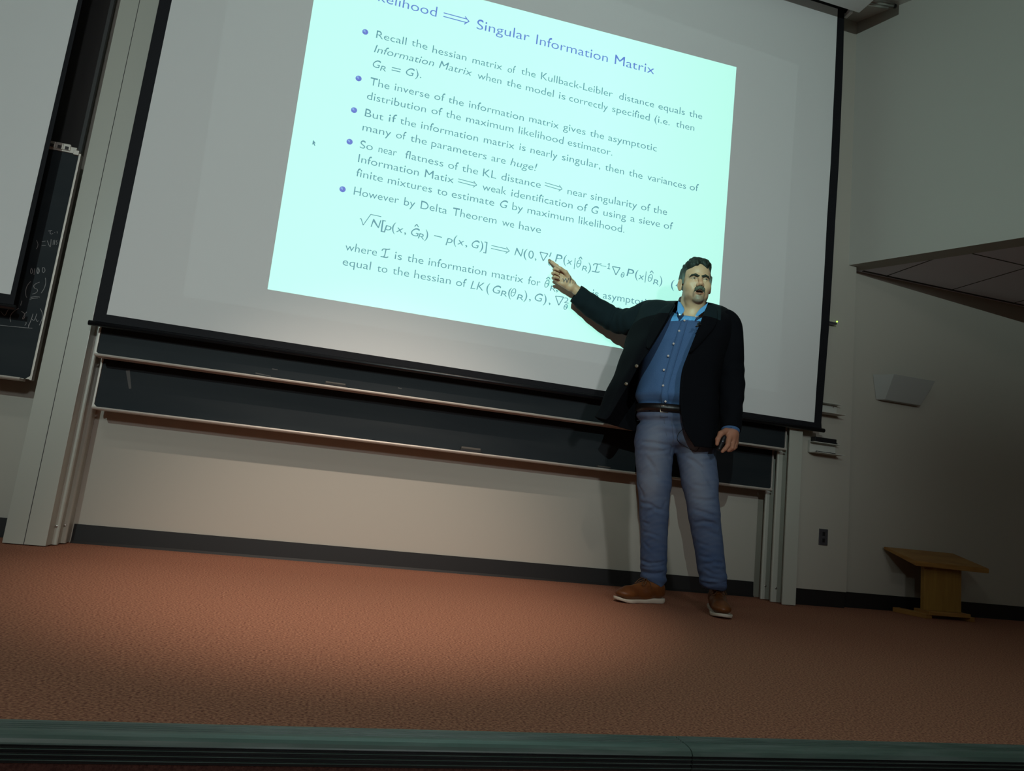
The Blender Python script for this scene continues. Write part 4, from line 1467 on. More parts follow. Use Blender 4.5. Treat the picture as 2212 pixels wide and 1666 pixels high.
def pigment_shade(V_):
    q = (V_ - HC) @ HM.T
    c = np.ones((len(V_), 3))

    def mul(w, col):
        c[:] = c * (1 - w[:, None] * (1 - np.array(col)))
    near = np.linalg.norm(q, axis=1) < 0.17
    # lips
    e = np.sqrt((q[:, 0] / 0.0235) ** 2 + ((q[:, 2] + 0.0775) / 0.0145) ** 2)
    mul((1 - sst(e, 0.85, 1.1)) * (q[:, 1] > 0.068) * near, (0.80, 0.55, 0.52))
    # inside of the mouth
    e = np.sqrt((q[:, 0] / 0.0195) ** 2 + ((q[:, 2] + 0.0762) / 0.0062) ** 2)
    mul((1 - sst(e, 0.9, 1.05)) * (q[:, 1] > 0.05) * (q[:, 1] < 0.0905) * near, (0.06, 0.03, 0.03))
    # ruddy nose and cheeks
    e = np.linalg.norm((q - np.array([0, 0.10, -0.03])) / np.array([0.02, 0.03, 0.028]), axis=1)
    mul((1 - sst(e, 0.5, 1.2)) * near, (1.0, 0.82, 0.80))
    # shaved beard
    w = sst(-q[:, 2], 0.045, 0.085) * sst(q[:, 1], -0.02, 0.03) * (1 - sst(-q[:, 2], 0.115, 0.14)) * near
    mul(w * 0.9, (0.74, 0.72, 0.76))
    # greying stubble on the chin, darker beside the mouth
    st = 0.75 + 0.25 * wob(q * np.array([1, 0.7, 0.25]), 1400, 61, 4)
    e = np.sqrt((q[:, 0] / 0.029) ** 2 + ((q[:, 2] + 0.110) / 0.020) ** 2)
    mul((1 - sst(e, 0.7, 1.1)) * sst(q[:, 1], 0.045, 0.062) * near * st, (0.50, 0.68, 0.80))
    for s in (-1, 1):
        e = np.sqrt(((q[:, 0] - s * (0.029 + 0.06 * (q[:, 2] + 0.075))) / 0.0045) ** 2 + ((q[:, 2] + 0.089) / 0.018) ** 2)
        mul((1 - sst(e, 0.6, 1.1)) * (q[:, 1] > 0.045) * near * st, (0.50, 0.52, 0.56))
        e = np.sqrt(((q[:, 0] - s * 0.030) / 0.024) ** 2 + ((q[:, 2] - 0.004) / 0.013) ** 2)  # eye-socket shade painted into the skin colour
        mul((1 - sst(e, 0.5, 1.2)) * (q[:, 1] > 0.05) * near, (0.74, 0.68, 0.66))
    # lid creases and lashes
    for s in (-1, 1):
        e = np.sqrt(((q[:, 0] - s * 0.031) / 0.0150) ** 2 + ((q[:, 2] + 0.0008) / 0.0056) ** 2)
        mul((sst(e, 0.75, 0.95) * (1 - sst(e, 1.0, 1.25))) * (q[:, 1] > 0.06) * near, (0.55, 0.48, 0.45))
    # eyeballs are white where they show
        e2 = np.sqrt(((q[:, 0] - s * 0.031) / 0.0130) ** 2 + ((q[:, 2] + 0.0015) / 0.0042) ** 2)
        mul((1 - sst(e2, 0.85, 1.0)) * (q[:, 1] > 0.06) * near, (0.85, 1.05, 1.25))
    return c


person = F.build('person', 0.0026, M['skin'], attr=('pigment_shade', pigment_shade))
tag(person, 'man in navy blazer, blue shirt and jeans pointing at the slide', 'person')


def hl(x, y, z):
    return HC + np.array([x, y, z]) @ HM


# irises
for s in (-1, 1):
    mb = MB()
    d_ = np.array([0.10 if s < 0 else 0.22, 0.97, -0.02])
    d_ /= np.linalg.norm(d_)
    c = np.array([s * 0.0315, 0.0665, -0.001]) + d_ * 0.0136
    c = np.array([s * 0.0315 + (0.0022), 0.0792, -0.0010])
    mb.ball(hl(*c), 0.0056, 12)
    mb.build('iris', M['iris'], person, True)

# hair
Hh = Field().frame(HC, HM)
Hh.ell((0, -0.022, 0.046), (0.0805, 0.101, 0.088), 0.01)
Hh.ell((0.004, 0.030, 0.092), (0.060, 0.055, 0.037), 0.02)
Hh.ell((-0.030, 0.050, 0.083), (0.034, 0.034, 0.024), 0.012)
Hh.ell((0.032, 0.030, 0.092), (0.034, 0.040, 0.026), 0.012)
for s in (-1, 1):
    Hh.cap((s * 0.0735, 0.020, 0.035), (s * 0.0715, 0.022, -0.012), 0.0085, 0.0055, 0.008)
    Hh.cap((s * 0.066, -0.035, 0.03), (s * 0.056, -0.058, 0.012), 0.016, 0.013, 0.012)
Hh.cap((0.036, -0.078, 0.018), (-0.036, -0.078, 0.018), 0.028, 0.028, 0.02)
# forehead and face stay bare
Hh.ell((0.006, 0.110, 0.020), (0.062, 0.062, 0.066), 0.004, 's')
Hh.ell((0.0, 0.105, -0.03), (0.077, 0.085, 0.085), 0.004, 's')
Hh.ell((0.0, 0.045, -0.10), (0.085, 0.10, 0.07), 0.004, 's')
for s in (-1, 1):
    Hh.ell((s * 0.083, -0.010, -0.016), (0.018, 0.026, 0.036), 0.004, 's')


def hairdisp(p):
    q = (p - HC) @ HM.T
    top = sst(q[:, 2], 0.05, 0.10)
    w = q + 0.010 * np.stack([wob(q, 60, 1), wob(q, 60, 2), wob(q, 60, 3)], 1)
    tuft = np.sin(w[:, 0] * 150 + w[:, 2] * 70 + 2 * np.sin(w[:, 1] * 55)) * 0.5 + np.sin(w[:, 0] * 90 - w[:, 1] * 120 + 1.0) * 0.5
    fine = wob(q * np.array([1.0, 0.6, 0.4]), 420, 5, 6)
    front = sst(q[:, 1], 0.02, 0.06) * sst(q[:, 2], 0.04, 0.07)
    return tuft * (0.0012 + 0.0050 * top + 0.0035 * front) + fine * (0.0010 + 0.0016 * top)


Hh.disp = hairdisp
Hh.dmax = 0.013


def greying(V_):
    q = (V_ - HC) @ HM.T
    return (1 - sst(q[:, 2], 0.015, 0.065)) * 0.9


mh = M['hair']
nt = mh.node_tree
b_ = nt.nodes['Principled BSDF']
src = b_.inputs['Base Color'].links[0].from_socket
at_ = nt.nodes.new('ShaderNodeAttribute')
at_.attribute_name = 'greying'
mx_ = nt.nodes.new('ShaderNodeMix')
mx_.data_type = 'RGBA'
mx_.inputs[7].default_value = (0.085, 0.08, 0.072, 1)
nt.links.new(at_.outputs['Fac'], mx_.inputs[0])
nt.links.new(src, mx_.inputs[6])
nt.links.new(mx_.outputs[2], b_.inputs['Base Color'])
hair = Hh.build('hair', 0.0024, mh, person, attr=('greying', greying))
# loose hairs standing up on the crown
mb = MB()
rs = np.random.RandomState(3)
for i in range(70):
    a = rs.uniform(0, 6.28)
    r = rs.uniform(0.0, 0.06)
    x, y = r * math.cos(a), -0.01 + r * math.sin(a) * 1.2
    z = 0.046 + 0.086 * math.sqrt(max(0.05, 1 - (x / 0.082) ** 2 - ((y + 0.022) / 0.103) ** 2))
    d_ = np.array([x * 6 + rs.normal() * 0.5, y * 3 + rs.normal() * 0.5 + 0.2, 1.0])
    d_ /= np.linalg.norm(d_)
    l_ = rs.uniform(0.008, 0.020)
    bend = np.array([rs.normal() * 0.006, rs.normal() * 0.006, 0])
    p0 = np.array([x, y, z - 0.004])
    mb.tube([hl(*p0), hl(*(p0 + d_ * l_ * 0.6)), hl(*(p0 + d_ * l_ + bend))], [0.0009, 0.0006, 0.0002], 4)
mb.build('loose_hair', M['brow'], hair)

# eyebrows and moustache
for s in (-1, 1):
    E_ = Field().frame(HC, HM)
    E_.cap((s * 0.009, 0.0885, 0.0095), (s * 0.026, 0.0880, 0.0150), 0.0060, 0.0066, 0.004)
    E_.cap((s * 0.026, 0.0880, 0.0150), (s * 0.041, 0.0800, 0.0140), 0.0062, 0.0050, 0.004)
    E_.cap((s * 0.041, 0.0800, 0.0140), (s * 0.051, 0.0710, 0.0065), 0.0046, 0.0026, 0.004)
    E_.disp = lambda p: 0.0010 * wob(p, 700, 4)
    E_.dmax = 0.002
    E_.build('eyebrow', 0.0016, M['brow'], person)
Mo = Field().frame(HC, HM)
for s in (-1, 1):
    Mo.cap((s * 0.003, 0.0970, -0.0570), (s * 0.017, 0.0915, -0.0615), 0.0108, 0.0098, 0.004)
    Mo.cap((s * 0.017, 0.0920, -0.0620), (s * 0.0255, 0.0835, -0.0745), 0.0085, 0.0036, 0.004)
Mo.disp = lambda p: 0.0011 * wob((p - HC) @ HM.T * np.array([1, 0.7, 0.3]), 900, 6)
Mo.dmax = 0.002
Mo.build('moustache', 0.0016, M['moustache'], person)
# wedding ring
MB().disc(P(1578.7, 968.0, 2.958), (0.5, -0.3, 0.8), 0.0114, 0.004, 18).build('ring', M['gold'], person, True)


# ---- lofted cloth
def catmull(pts, n):
    pts = np.array(pts, float)
    p = np.vstack([2 * pts[0] - pts[1], pts, 2 * pts[-1] - pts[-2]])
    m = len(pts) - 1
    t = np.linspace(0, m, n)
    i = np.minimum(t.astype(int), m - 1)
    u = (t - i)[:, None]
    a, b, c, d = p[i], p[i + 1], p[i + 2], p[i + 3]
    return 0.5 * ((2 * b) + (c - a) * u + (2 * a - 5 * b + 4 * c - d) * u * u + (3 * b - a - 3 * c + d) * u ** 3)


def loft(rows, nu, nv):
    R_ = np.array([catmull(r, nu) for r in rows])
    return np.array([catmull(R_[:, k], nv) for k in range(nu)]).transpose(1, 0, 2)


# ---- torso frame
ty = math.radians(-20)
TX = np.array([math.cos(ty), math.sin(ty), 0.0])
TF = np.array([math.sin(ty), -math.cos(ty), 0.0])


def ring(c, a, bf, bb, n, sq=2.3):
    """closed superellipse section: half width a, front depth bf, back depth bb"""
    out = []
    for k in range(n):
        t = 2 * math.pi * k / n
        cs, sn = math.cos(t), math.sin(t)
        e = 2.0 / sq
        x = a * math.copysign(abs(cs) ** e, cs)
        y = (bf if sn > 0 else bb) * math.copysign(abs(sn) ** e, sn)
        out.append(np.asarray(c) + TX * x + TF * y)
    return out


# ---- shirt
SH = [  # centre pixel, half width, front, back
    ((1452, 893), 0.160, 0.112, 0.105), ((1453, 879), 0.170, 0.122, 0.110), ((1454, 871), 0.185, 0.143, 0.12), ((1454, 861), 0.195, 0.161, 0.125), ((1457, 845), 0.196, 0.166, 0.125),
    ((1461, 815), 0.198, 0.168, 0.125), ((1467, 780), 0.198, 0.160, 0.125), ((1474, 745), 0.200, 0.146, 0.125), ((1481, 715), 0.198, 0.128, 0.12),
    ((1487, 694), 0.175, 0.108, 0.105), ((1491, 682), 0.125, 0.090, 0.090), ((1494, 674), 0.084, 0.076, 0.080)]
rows = []
NS = 72
for (cx, cy), a, bf, bb in SH:
    rows.append(ring(P(cx, cy, 3.20), a, bf, bb, NS))
rows = np.array(rows)
for i_, dz_ in ((-1, 0.045), (-2, 0.030), (-3, 0.010)):
    fr_ = ((rows[i_] - rows[i_].mean(0)) @ TF)
    rows[i_][:, 2] -= dz_ * np.clip(fr_ / fr_.max(), -0.3, 1)
fine = np.array([catmull(rows[:, k], 60) for k in range(NS)]).transpose(1, 0, 2)
pp_ = fine.reshape(-1, 3)
c_ = np.repeat(fine.mean(1), NS, 0)
nr = pp_ - c_
nr[:, 2] = 0
nr /= np.linalg.norm(nr, axis=1)[:, None]
q_ = (pp_ - PEL) @ np.array([TX, TF, [0, 0, 1]]).T
fold = 0.0035 * np.sin(q_[:, 0] * 38 + q_[:, 2] * 16 + 2.0 * np.sin(q_[:, 2] * 9)) + 0.0025 * wob(q_, 32, 11) + 0.003 * np.sin(q_[:, 2] * 60 + q_[:, 0] * 25) * (1 - sst(q_[:, 2], 0.08, 0.22))
fold += 0.005 * np.exp(-((q_[:, 0] - 0.06 - 0.35 * (0.30 - q_[:, 2])) / 0.012) ** 2) * sst(q_[:, 2], 0.10, 0.2) * (1 - sst(q_[:, 2], 0.28, 0.36))
pp_ = pp_ + nr * fold[:, None]
fine = pp_.reshape(60, NS, 3)
mb = MB()
mb.grid(fine[:-2], closed=True)
shirt = mb.build('shirt', M['shirt'], person, True)


def on_shirt(px, py, lift=0.0):
    """point of the shirt front under a photo pixel (march along the ray to the lofted surface)"""
    r = ray(px, py)
    fr_ = fine.reshape(-1, 3)
    d_ = r / np.linalg.norm(r)
    rel = fr_ - EYE
    t = rel @ d_
    perp = np.linalg.norm(rel - t[:, None] * d_, axis=1)
    cand = np.argsort(perp)[:24]
    cand = cand[np.argsort(t[cand])][:4]
    tt = t[cand].mean()
    return EYE + d_ * (tt - lift)


# placket and buttons
PL = [(1481, 688), (1472, 715), (1463, 745), (1454, 775), (1446, 803), (1439, 830), (1436, 855), (1437, 874)]
mb = MB()
cl = catmull([on_shirt(*p, 0.004) for p in PL], 40)
for off in (0,):
    L_, R_2, L2, R2b = [], [], [], []
    rows_ = []
    for p in cl:
        rows_.append([p - TX * 0.0165 - TF * 0.004, p - TX * 0.0150, p, p + TX * 0.0150, p + TX * 0.0165 - TF * 0.004])
    mb.grid(rows_)
mb.build('placket', M['shirt'], shirt, True)
for b in [(1478.5, 692.5), (1467, 715), (1455, 742.5), (1443.5, 769), (1434, 799), (1432.5, 833), (1437.5, 867.5)]:
    p = on_shirt(b[0], b[1], 0.007)
    MB().disc(p, TF - np.array([0, 0, 0.2]), 0.0056, 0.0028, 14).build('button', M['button'], shirt, True)

# collar: stand round the neck and two button-down points
mb = MB()
nc = HC + np.array([-0.004, -0.050, -0.155]) @ HM
st_ = []
for z, rr in ((-0.022, 0.077), (0.0, 0.074), (0.014, 0.0745)):
    row = []
    for k in range(33):
        a = math.radians(-62 + (304 + 0) * k / 32.0) + math.pi / 2 + math.radians(180 - 28)
        row.append(None)
    st_.append(row)


def cring(rad, z, n=40, gap=46):
    out = []
    for k in range(n + 1):
        a = math.radians(90 + gap + (360 - 2 * gap) * k / n)      # 90 = straight ahead
        tilt = 0.020 * math.sin(a)                               # lower in front
        out.append(nc + TX * rad * math.cos(a) + TF * rad * 0.98 * math.sin(a) + np.array([0, 0, z - tilt * 1.3]))
    return out


mb.grid([cring(0.080, -0.030), cring(0.0765, -0.008), cring(0.0765, 0.014)])
mb.build('collar_stand', M['shirt_in'], shirt, True, solid=0.002)
for nm, pts in (('collar_point', [[(1465, 651, 3.150), (1463.5, 662, 3.115), (1463, 672, 3.085)], [(1469, 653, 3.128), (1471, 666, 3.090), (1467.5, 681.5, 3.062)],
                                  [(1475.5, 662, 3.110), (1478.5, 671, 3.075), (1471.5, 681, 3.062)]]),
                ('collar_point', [[(1530, 653, 3.110), (1527, 661, 3.080), (1522, 672, 3.050)], [(1522, 660, 3.082), (1515, 672, 3.055), (1503.5, 685.5, 3.040)],
                                  [(1513, 667, 3.070), (1506.5, 674.5, 3.050), (1501.5, 683, 3.042)]])):
    g_ = loft([[P(*p) if p[2] else on_shirt(p[0], p[1], 0.010) for p in r] for r in pts], 9, 9)
    m = MB()
    m.grid(g_)
    cp = m.build(nm, M['shirt'], shirt, True, solid=0.0025)
for b in [(1468.2, 680.2, 3.056), (1503.3, 684.5, 3.034)]:
    MB().disc(P(*b), TF, 0.0048, 0.0025, 12).build('button', M['button'], shirt, True)

# ---- jeans
J = Field()
for (cx, cy), a, bf, bb in [((1453, 888), 0.186, 0.134, 0.116), ((1454, 905), 0.188, 0.132, 0.122), ((1455, 930), 0.186, 0.124, 0.128), ((1455, 950), 0.150, 0.108, 0.120)]:
    c = P(cx, cy, 3.20)
    J.ell(c, (a, (bf + bb) / 2, 0.045), 0.03, rot=np.array([TX, TF, [0, 0, 1.0]]))
for s, hp_, kn, an, r in ((-1, P(1413, 955, 3.225), KNR, P(1411.5, 1248, 3.33), (0.102, 0.0715, 0.0660)), (1, P(1500, 955, 3.18), KNL, P(1541, 1256, 3.150), (0.104, 0.0765, 0.0665))):
    mid = hp_ + (kn - hp_) * 0.55
    J.cap(hp_, mid, r[0], (r[0] + r[1]) / 2 - 0.002, 0.03)
    J.cap(mid, kn, (r[0] + r[1]) / 2 - 0.002, r[1], 0.02)
    J.cap(kn, an, r[1], r[2], 0.015)


CREASES = []
PENDING_CREASES = []


def jdisp(p):
    d = 0.0020 * wob(p, 42, 21) + 0.0011 * wob(p * np.array([1, 1, 1.8]), 85, 22)
    z = p[:, 2]
    cuff = 1 - sst(z, 0.12, 0.26)
    q = p + 0.02 * np.stack([wob(p, 25, 51), wob(p, 25, 52), wob(p, 25, 53)], 1)
    d += 0.0030 * cuff * np.sin(q[:, 2] * 125 + q[:, 0] * 22)
    mid_ = p.mean(0)
    rad_ = np.linalg.norm(p - mid_, axis=1).max()
    for a_, b_, A, w_ in CREASES:
        e = b_ - a_
        if np.linalg.norm(mid_ - (a_ + b_) / 2) > rad_ + np.linalg.norm(e) / 2 + 5 * w_:
            continue
        t = np.clip((p - a_) @ e / (e @ e), 0, 1)
        r = p - a_ - t[:, None] * e
        taper = 0.35 + 0.65 * np.sin(np.pi * np.clip(t, 0.05, 0.95))
        dist = np.linalg.norm(r, axis=1)
        d += taper * (-A * np.exp(-(dist / w_) ** 2))
        for sg, kk in ((1, 0.55), (-1, 0.75)):
            r2 = r - np.array([0, 0, sg * 1.7 * w_])
            d += taper * A * kk * np.exp(-(np.linalg.norm(r2, axis=1) / w_) ** 2)
    return d


J.disp = jdisp
J.dmax = 0.016
# cut at waist and hems
top = P(1452, 887, 3.20)
J.half(top, (TF[0] * 0.10, TF[1] * 0.10, 1.0), 'i', 0.004)
hemR, hemL = P(1411, 1262, 3.33), P(1543, 1275, 3.140)
J.items.append(('i', 0.003, lambda p: np.where(p[:, 0] < 1.76, (hemR[2] + (p[:, 0] - hemR[0]) * -0.34) - p[:, 2], (hemL[2]) - p[:, 2]), hemR, 1e3))


for ln_, A, w_ in [
        ([(1384, 955), (1412, 957), (1440, 962)], 0.006, 0.010), ([(1376, 972), (1410, 976), (1444, 972)], 0.004, 0.010), ([(1395, 985), (1412, 1010), (1423, 1035)], 0.006, 0.011),
        ([(1376, 1040), (1385, 1060), (1390, 1078)], 0.005, 0.010), ([(1384, 1086), (1398, 1088), (1414, 1094)], 0.007, 0.010), ([(1388, 1121), (1397, 1108), (1414, 1098), (1432, 1104)], 0.008, 0.010),
        ([(1388, 1128), (1402, 1132)], 0.005, 0.008), ([(1388, 1148), (1405, 1152), (1425, 1160)], 0.004, 0.009), ([(1438, 1085), (1432, 1098)], 0.005, 0.010),
        ([(1390, 1172), (1403, 1186)], 0.004, 0.009), ([(1386, 1211), (1405, 1218), (1434, 1214)], 0.008, 0.009), ([(1386, 1222), (1410, 1226), (1434, 1221)], 0.007, 0.008), ([(1388, 1236), (1415, 1240), (1434, 1236)], 0.006, 0.008),
        ([(1499, 997), (1516, 1012), (1528, 1032), (1540, 1056)], 0.008, 0.012), ([(1486, 990), (1500, 997)], 0.005, 0.010), ([(1520, 996), (1541, 992)], 0.005, 0.010),
        ([(1496, 1048), (1520, 1050)], 0.003, 0.008), ([(1498, 1078), (1524, 1082), (1546, 1080)], 0.005, 0.010), ([(1500, 1102), (1522, 1108), (1546, 1116)], 0.008, 0.010),
        ([(1502, 1130), (1520, 1127), (1540, 1130), (1551, 1138)], 0.008, 0.010), ([(1530, 1148), (1553, 1158)], 0.005, 0.009), ([(1508, 1172), (1530, 1180)], 0.004, 0.009),
        ([(1514, 1202), (1535, 1206)], 0.005, 0.009), ([(1518, 1220), (1545, 1215), (1562, 1218)], 0.006, 0.009), ([(1522, 1230), (1540, 1240), (1562, 1243)], 0.005, 0.009),
        ([(1514, 1258), (1540, 1262), (1568, 1258)], 0.009, 0.009), ([(1528, 1250), (1550, 1252)], 0.005, 0.008), ([(1452, 968), (1449, 985)], 0.005, 0.010), ([(1440, 985), (1450, 1000)], 0.004, 0.010), ([(1462, 985), (1482, 978)], 0.004, 0.010)]:
    PENDING_CREASES.append((ln_, A, w_))


def wear(V_):
    ax_ = (V_ - PEL) @ TX
    fr_ = (V_ - PEL) @ TF
    z = V_[:, 2]
    c = np.where(ax_ < 0.02 + (0.75 - z) * 0.10, -0.10 - (0.80 - z) * 0.0, 0.10 + (0.8 - z) * 0.16)
    w = np.exp(-((ax_ - c) / 0.055) ** 2) * sst(z, 0.42, 0.60) * (1 - 0.5 * sst(z, 0.80, 0.95)) * sst(fr_, -0.05, 0.05)
    w = 0.30 + 0.75 * w + 0.10 * wob(V_, 60, 31) + 0.12 * wob(V_ * np.array([1, 1, 2.5]), 150, 32)
    w -= 0.16 * (1 - sst(z, 0.25, 0.5))
    return np.clip(w, 0, 1)


def _on_plain(px, py):
    r = ray(px, py)
    t = 2.85
    its = [it for it in J.items if it[0] == 'u']
    for _ in range(80):
        d = J.ev((EYE + r * t)[None], its)[0]
        if d < 0.001 or t > 3.4:
            break
        t += max(min(d, 0.2) * 0.45, 0.0005)
    return EYE + r * t


for sp_, A, w_ in PENDING_CREASES:
    pts_ = [_on_plain(*q) for q in sp_]
    for i_ in range(len(pts_) - 1):
        CREASES.append((pts_[i_], pts_[i_ + 1], A, w_))
jeans = J.build('jeans', 0.0050, M['jeans'], person, attr=('wear', wear))


def on_field(px, py, Fd, Y0_, lift=0.001):
    r = ray(px, py)
    t = Y0_
    for _ in range(60):
        p = EYE + r * t
        d = Fd.ev(p[None])[0]
        if d < 0.0006:
            break
        t = min(t + max(min(d, 0.2) * 0.45, 0.0004), 3.25)
    return EYE + r * (t - lift)


def seam(pix, nm, r=0.0007, lift=0.0006, parent=None):
    pts = catmull([on_field(x, y, J, 2.85, lift) for x, y in pix], 24)
    MB().tube(pts, r, 5).build(nm, M['stitch'], parent or jeans, True)


seam([(1376, 908), (1383, 907), (1390, 902), (1394, 894)], 'pocket_edge')
seam([(1435, 893), (1436, 915), (1440, 940), (1447, 958), (1453, 966)], 'fly_stitching')
seam([(1450, 894), (1452.5, 925), (1455, 950), (1449, 962)], 'fly_stitching')
mb = MB()
mb.tube([on_field(1402, y, J, 2.85, 0.004) for y in (874, 881, 889)], 0.0040, 8)
mb.build('belt_loop', M['jeans'], jeans, True)

# ---- belt
brow_ = []
for dz, dr in ((-0.019, 0.000), (-0.0185, 0.004), (0.0, 0.0052), (0.0185, 0.004), (0.019, 0.000)):
    c = P(1452.5, 889.5, 3.20) + np.array([0, 0, dz])
    rg = np.array(ring(c, 0.1860 + dr, 0.138 + dr, 0.119 + dr, 72))
    brow_.append(rg)
mb = MB()
mb.grid(np.array(brow_), closed=True)
belt = mb.build('belt', M['belt'], person, True)
bc = [P(1426.5, 875.5, 3.052), P(1443, 877.5, 3.048), P(1443, 891.5, 3.048), P(1426.5, 890, 3.052)]
mb = MB()
mb.tube([bc[1], bc[0], bc[3], bc[2]], 0.0026, 8)
mb.build('buckle', M['buckle'], belt, True)

# ---- jacket
JR = [
    # front edge on his right ... side ... back ... side ... front edge on his left
    [(1459, 660, 3.128), (1457, 657, 3.16), (1457, 655, 3.20), (1462, 652, 3.27), (1497, 650, 3.295), (1534, 655, 3.25), (1541, 657, 3.19), (1538, 658, 3.14), (1529, 660, 3.095)],
    [(1452, 674, 3.085), (1440, 662, 3.12), (1418, 649, 3.20), (1416, 652, 3.31), (1497, 656, 3.345), (1562, 665, 3.26), (1566, 667, 3.17), (1548, 668, 3.10), (1520, 677, 3.045)],
    [(1443, 692, 3.040), (1420, 680, 3.09), (1388, 662, 3.22), (1392, 668, 3.36), (1495, 680, 3.37), (1584, 690, 3.27), (1592, 692, 3.14), (1566, 688, 3.05), (1513, 698, 3.015)],
    [(1425, 722, 3.005), (1398, 716, 3.06), (1368, 700, 3.25), (1380, 715, 3.39), (1490, 725, 3.385), (1575, 735, 3.28), (1586, 735, 3.15), (1560, 728, 3.02), (1501, 728, 2.995)],
    [(1403, 757, 3.000), (1378, 752, 3.06), (1351, 742, 3.25), (1368, 752, 3.395), (1485, 765, 3.385), (1565, 772, 3.27), (1574, 772, 3.15), (1552, 765, 3.01), (1487, 764, 2.985)],
    [(1381, 788, 3.030), (1362, 785, 3.08), (1338, 782, 3.25), (1358, 795, 3.39), (1480, 805, 3.375), (1553, 810, 3.26), (1557, 810, 3.14), (1543, 803, 3.01), (1474, 800, 2.980)],
    [(1358, 830, 3.080), (1342, 826, 3.12), (1321, 822, 3.25), (1345, 835, 3.38), (1475, 850, 3.365), (1551, 850, 3.25), (1554, 850, 3.14), (1540, 845, 3.005), (1469, 842, 2.985)],
    [(1333, 872, 3.120), (1321, 868, 3.16), (1303, 864, 3.26), (1330, 875, 3.38), (1470, 895, 3.36), (1550, 895, 3.25), (1553, 895, 3.14), (1540, 893, 3.005), (1471, 890, 2.990)],
    [(1318, 898, 3.145), (1307, 894, 3.18), (1291, 890, 3.27), (1322, 902, 3.385), (1465, 930, 3.365), (1549, 935, 3.25), (1552, 935, 3.14), (1540, 934, 3.005), (1480, 930, 2.990)],
    [(1309, 907, 3.160), (1299, 905, 3.19), (1286, 902, 3.275), (1318, 917, 3.39), (1462, 955, 3.37), (1548, 963, 3.25), (1550, 965, 3.14), (1538, 968, 3.010), (1501, 965, 2.995)],
]
g_ = loft([[P(*p) for p in r] for r in JR], 96, 80)
pp_ = g_.reshape(-1, 3)
dn = wob(pp_, 22, 41) * 0.004 + 0.003 * np.sin((pp_ @ np.array([18.0, 9.0, 30.0])))
c_ = np.repeat(g_.mean(1), g_.shape[1], 0)
nr = pp_ - c_
nr /= np.linalg.norm(nr, axis=1)[:, None] + 1e-9
edge = np.tile(np.minimum(np.arange(96), 95 - np.arange(96)) / 12.0, 80).clip(0, 1)
pp_ = pp_ + nr * (dn * edge)[:, None]
mb = MB()
mb.grid(pp_.reshape(80, 96, 3))
jacket = mb.build('jacket', M['jacket'], person, True, solid=0.005)


def sleeve(path, radii, seed, folds):
    """cloth tube along an arm with ring folds gathered where the arm bends"""
    c = catmull(path, 70)
    rr = catmull([[r, r2, 0] for r, r2 in radii], 70)
    n = 40
    rows = []
    for i in range(70):
        t = c[min(i + 1, 69)] - c[max(i - 1, 0)]
        t /= np.linalg.norm(t)
        a = np.cross(t, [0, 1, 0.0])
        a /= np.linalg.norm(a)
        b = np.cross(a, t)
        row = []
        for k in range(n):
            th = 2 * math.pi * k / n
            f = sum(A * math.exp(-((i / 69 - u) / w) ** 2) * math.sin(i * fr_ + 1.7 * math.sin(th + ph)) for A, u, w, fr_, ph in folds)
            f += 0.0018 * math.sin(th * 3 + i * 0.21 + seed) + 0.0012 * math.sin(th * 5 - i * 0.33)
            row.append(c[i] + (rr[i][0] + f) * math.cos(th) * a + (rr[i][1] + f) * math.sin(th) * b)
        rows.append(row)
    # turned-in cuff
    last = c[69]
    rows.append([last + (np.array(p) - last) * 0.90 for p in rows[-1]])
    rows.append([c[64] + (np.array(p) - last) * 0.80 for p in rows[-2]])
    m = MB()
    m.grid(np.array(rows), closed=True)
    return m


sleeve([P(1430, 684, 3.23), P(1404, 684, 3.275), P(1378, 693, 3.32), P(1350, 695, 3.385), P(1326, 690, 3.43), P(1298, 675, 3.45), P(1270, 654, 3.46), P(1243.5, 634.5, 3.465)],
       [(0.080, 0.080), (0.088, 0.082), (0.082, 0.078), (0.072, 0.070), (0.067, 0.066), (0.066, 0.062), (0.061, 0.056), (0.0535, 0.048)], 0.3,
       [(0.0030, 0.42, 0.10, 0.95, 0.3), (0.0028, 0.58, 0.08, 1.05, 1.2), (0.0018, 0.85, 0.12, 0.8, 2.0)]).build('sleeve', M['jacket'], jacket, True)
sleeve([P(1552, 690, 3.16), P(1570, 706, 3.145), P(1574, 745, 3.13), P(1577, 785, 3.11), P(1580, 822, 3.09), P(1580.5, 860, 3.06), P(1579, 900, 3.025), P(1577.5, 929, 3.00)],
       [(0.070, 0.070), (0.075, 0.075), (0.076, 0.076), (0.070, 0.072), (0.063, 0.066), (0.060, 0.062), (0.054, 0.056), (0.049, 0.050)], 1.3,
       [(0.0026, 0.52, 0.10, 0.8, 0.3), (0.0020, 0.75, 0.10, 0.9, 1.2)]).build('sleeve', M['jacket'], jacket, True)
# shirt cuff peeping out of the left sleeve
d_ = P(1577.5, 929, 3.00) - P(1579, 900, 3.025)
d_ /= np.linalg.norm(d_)
c0 = P(1577.8, 929.5, 2.999)
mb = MB()
mb.tube([c0 - d_ * 0.03, c0 + d_ * 0.006, c0 + d_ * 0.0075, c0 - d_ * 0.02], [0.044, 0.0445, 0.042, 0.040], 32, caps=False)
mb.build('shirt_cuff', M['shirt'], shirt, True)

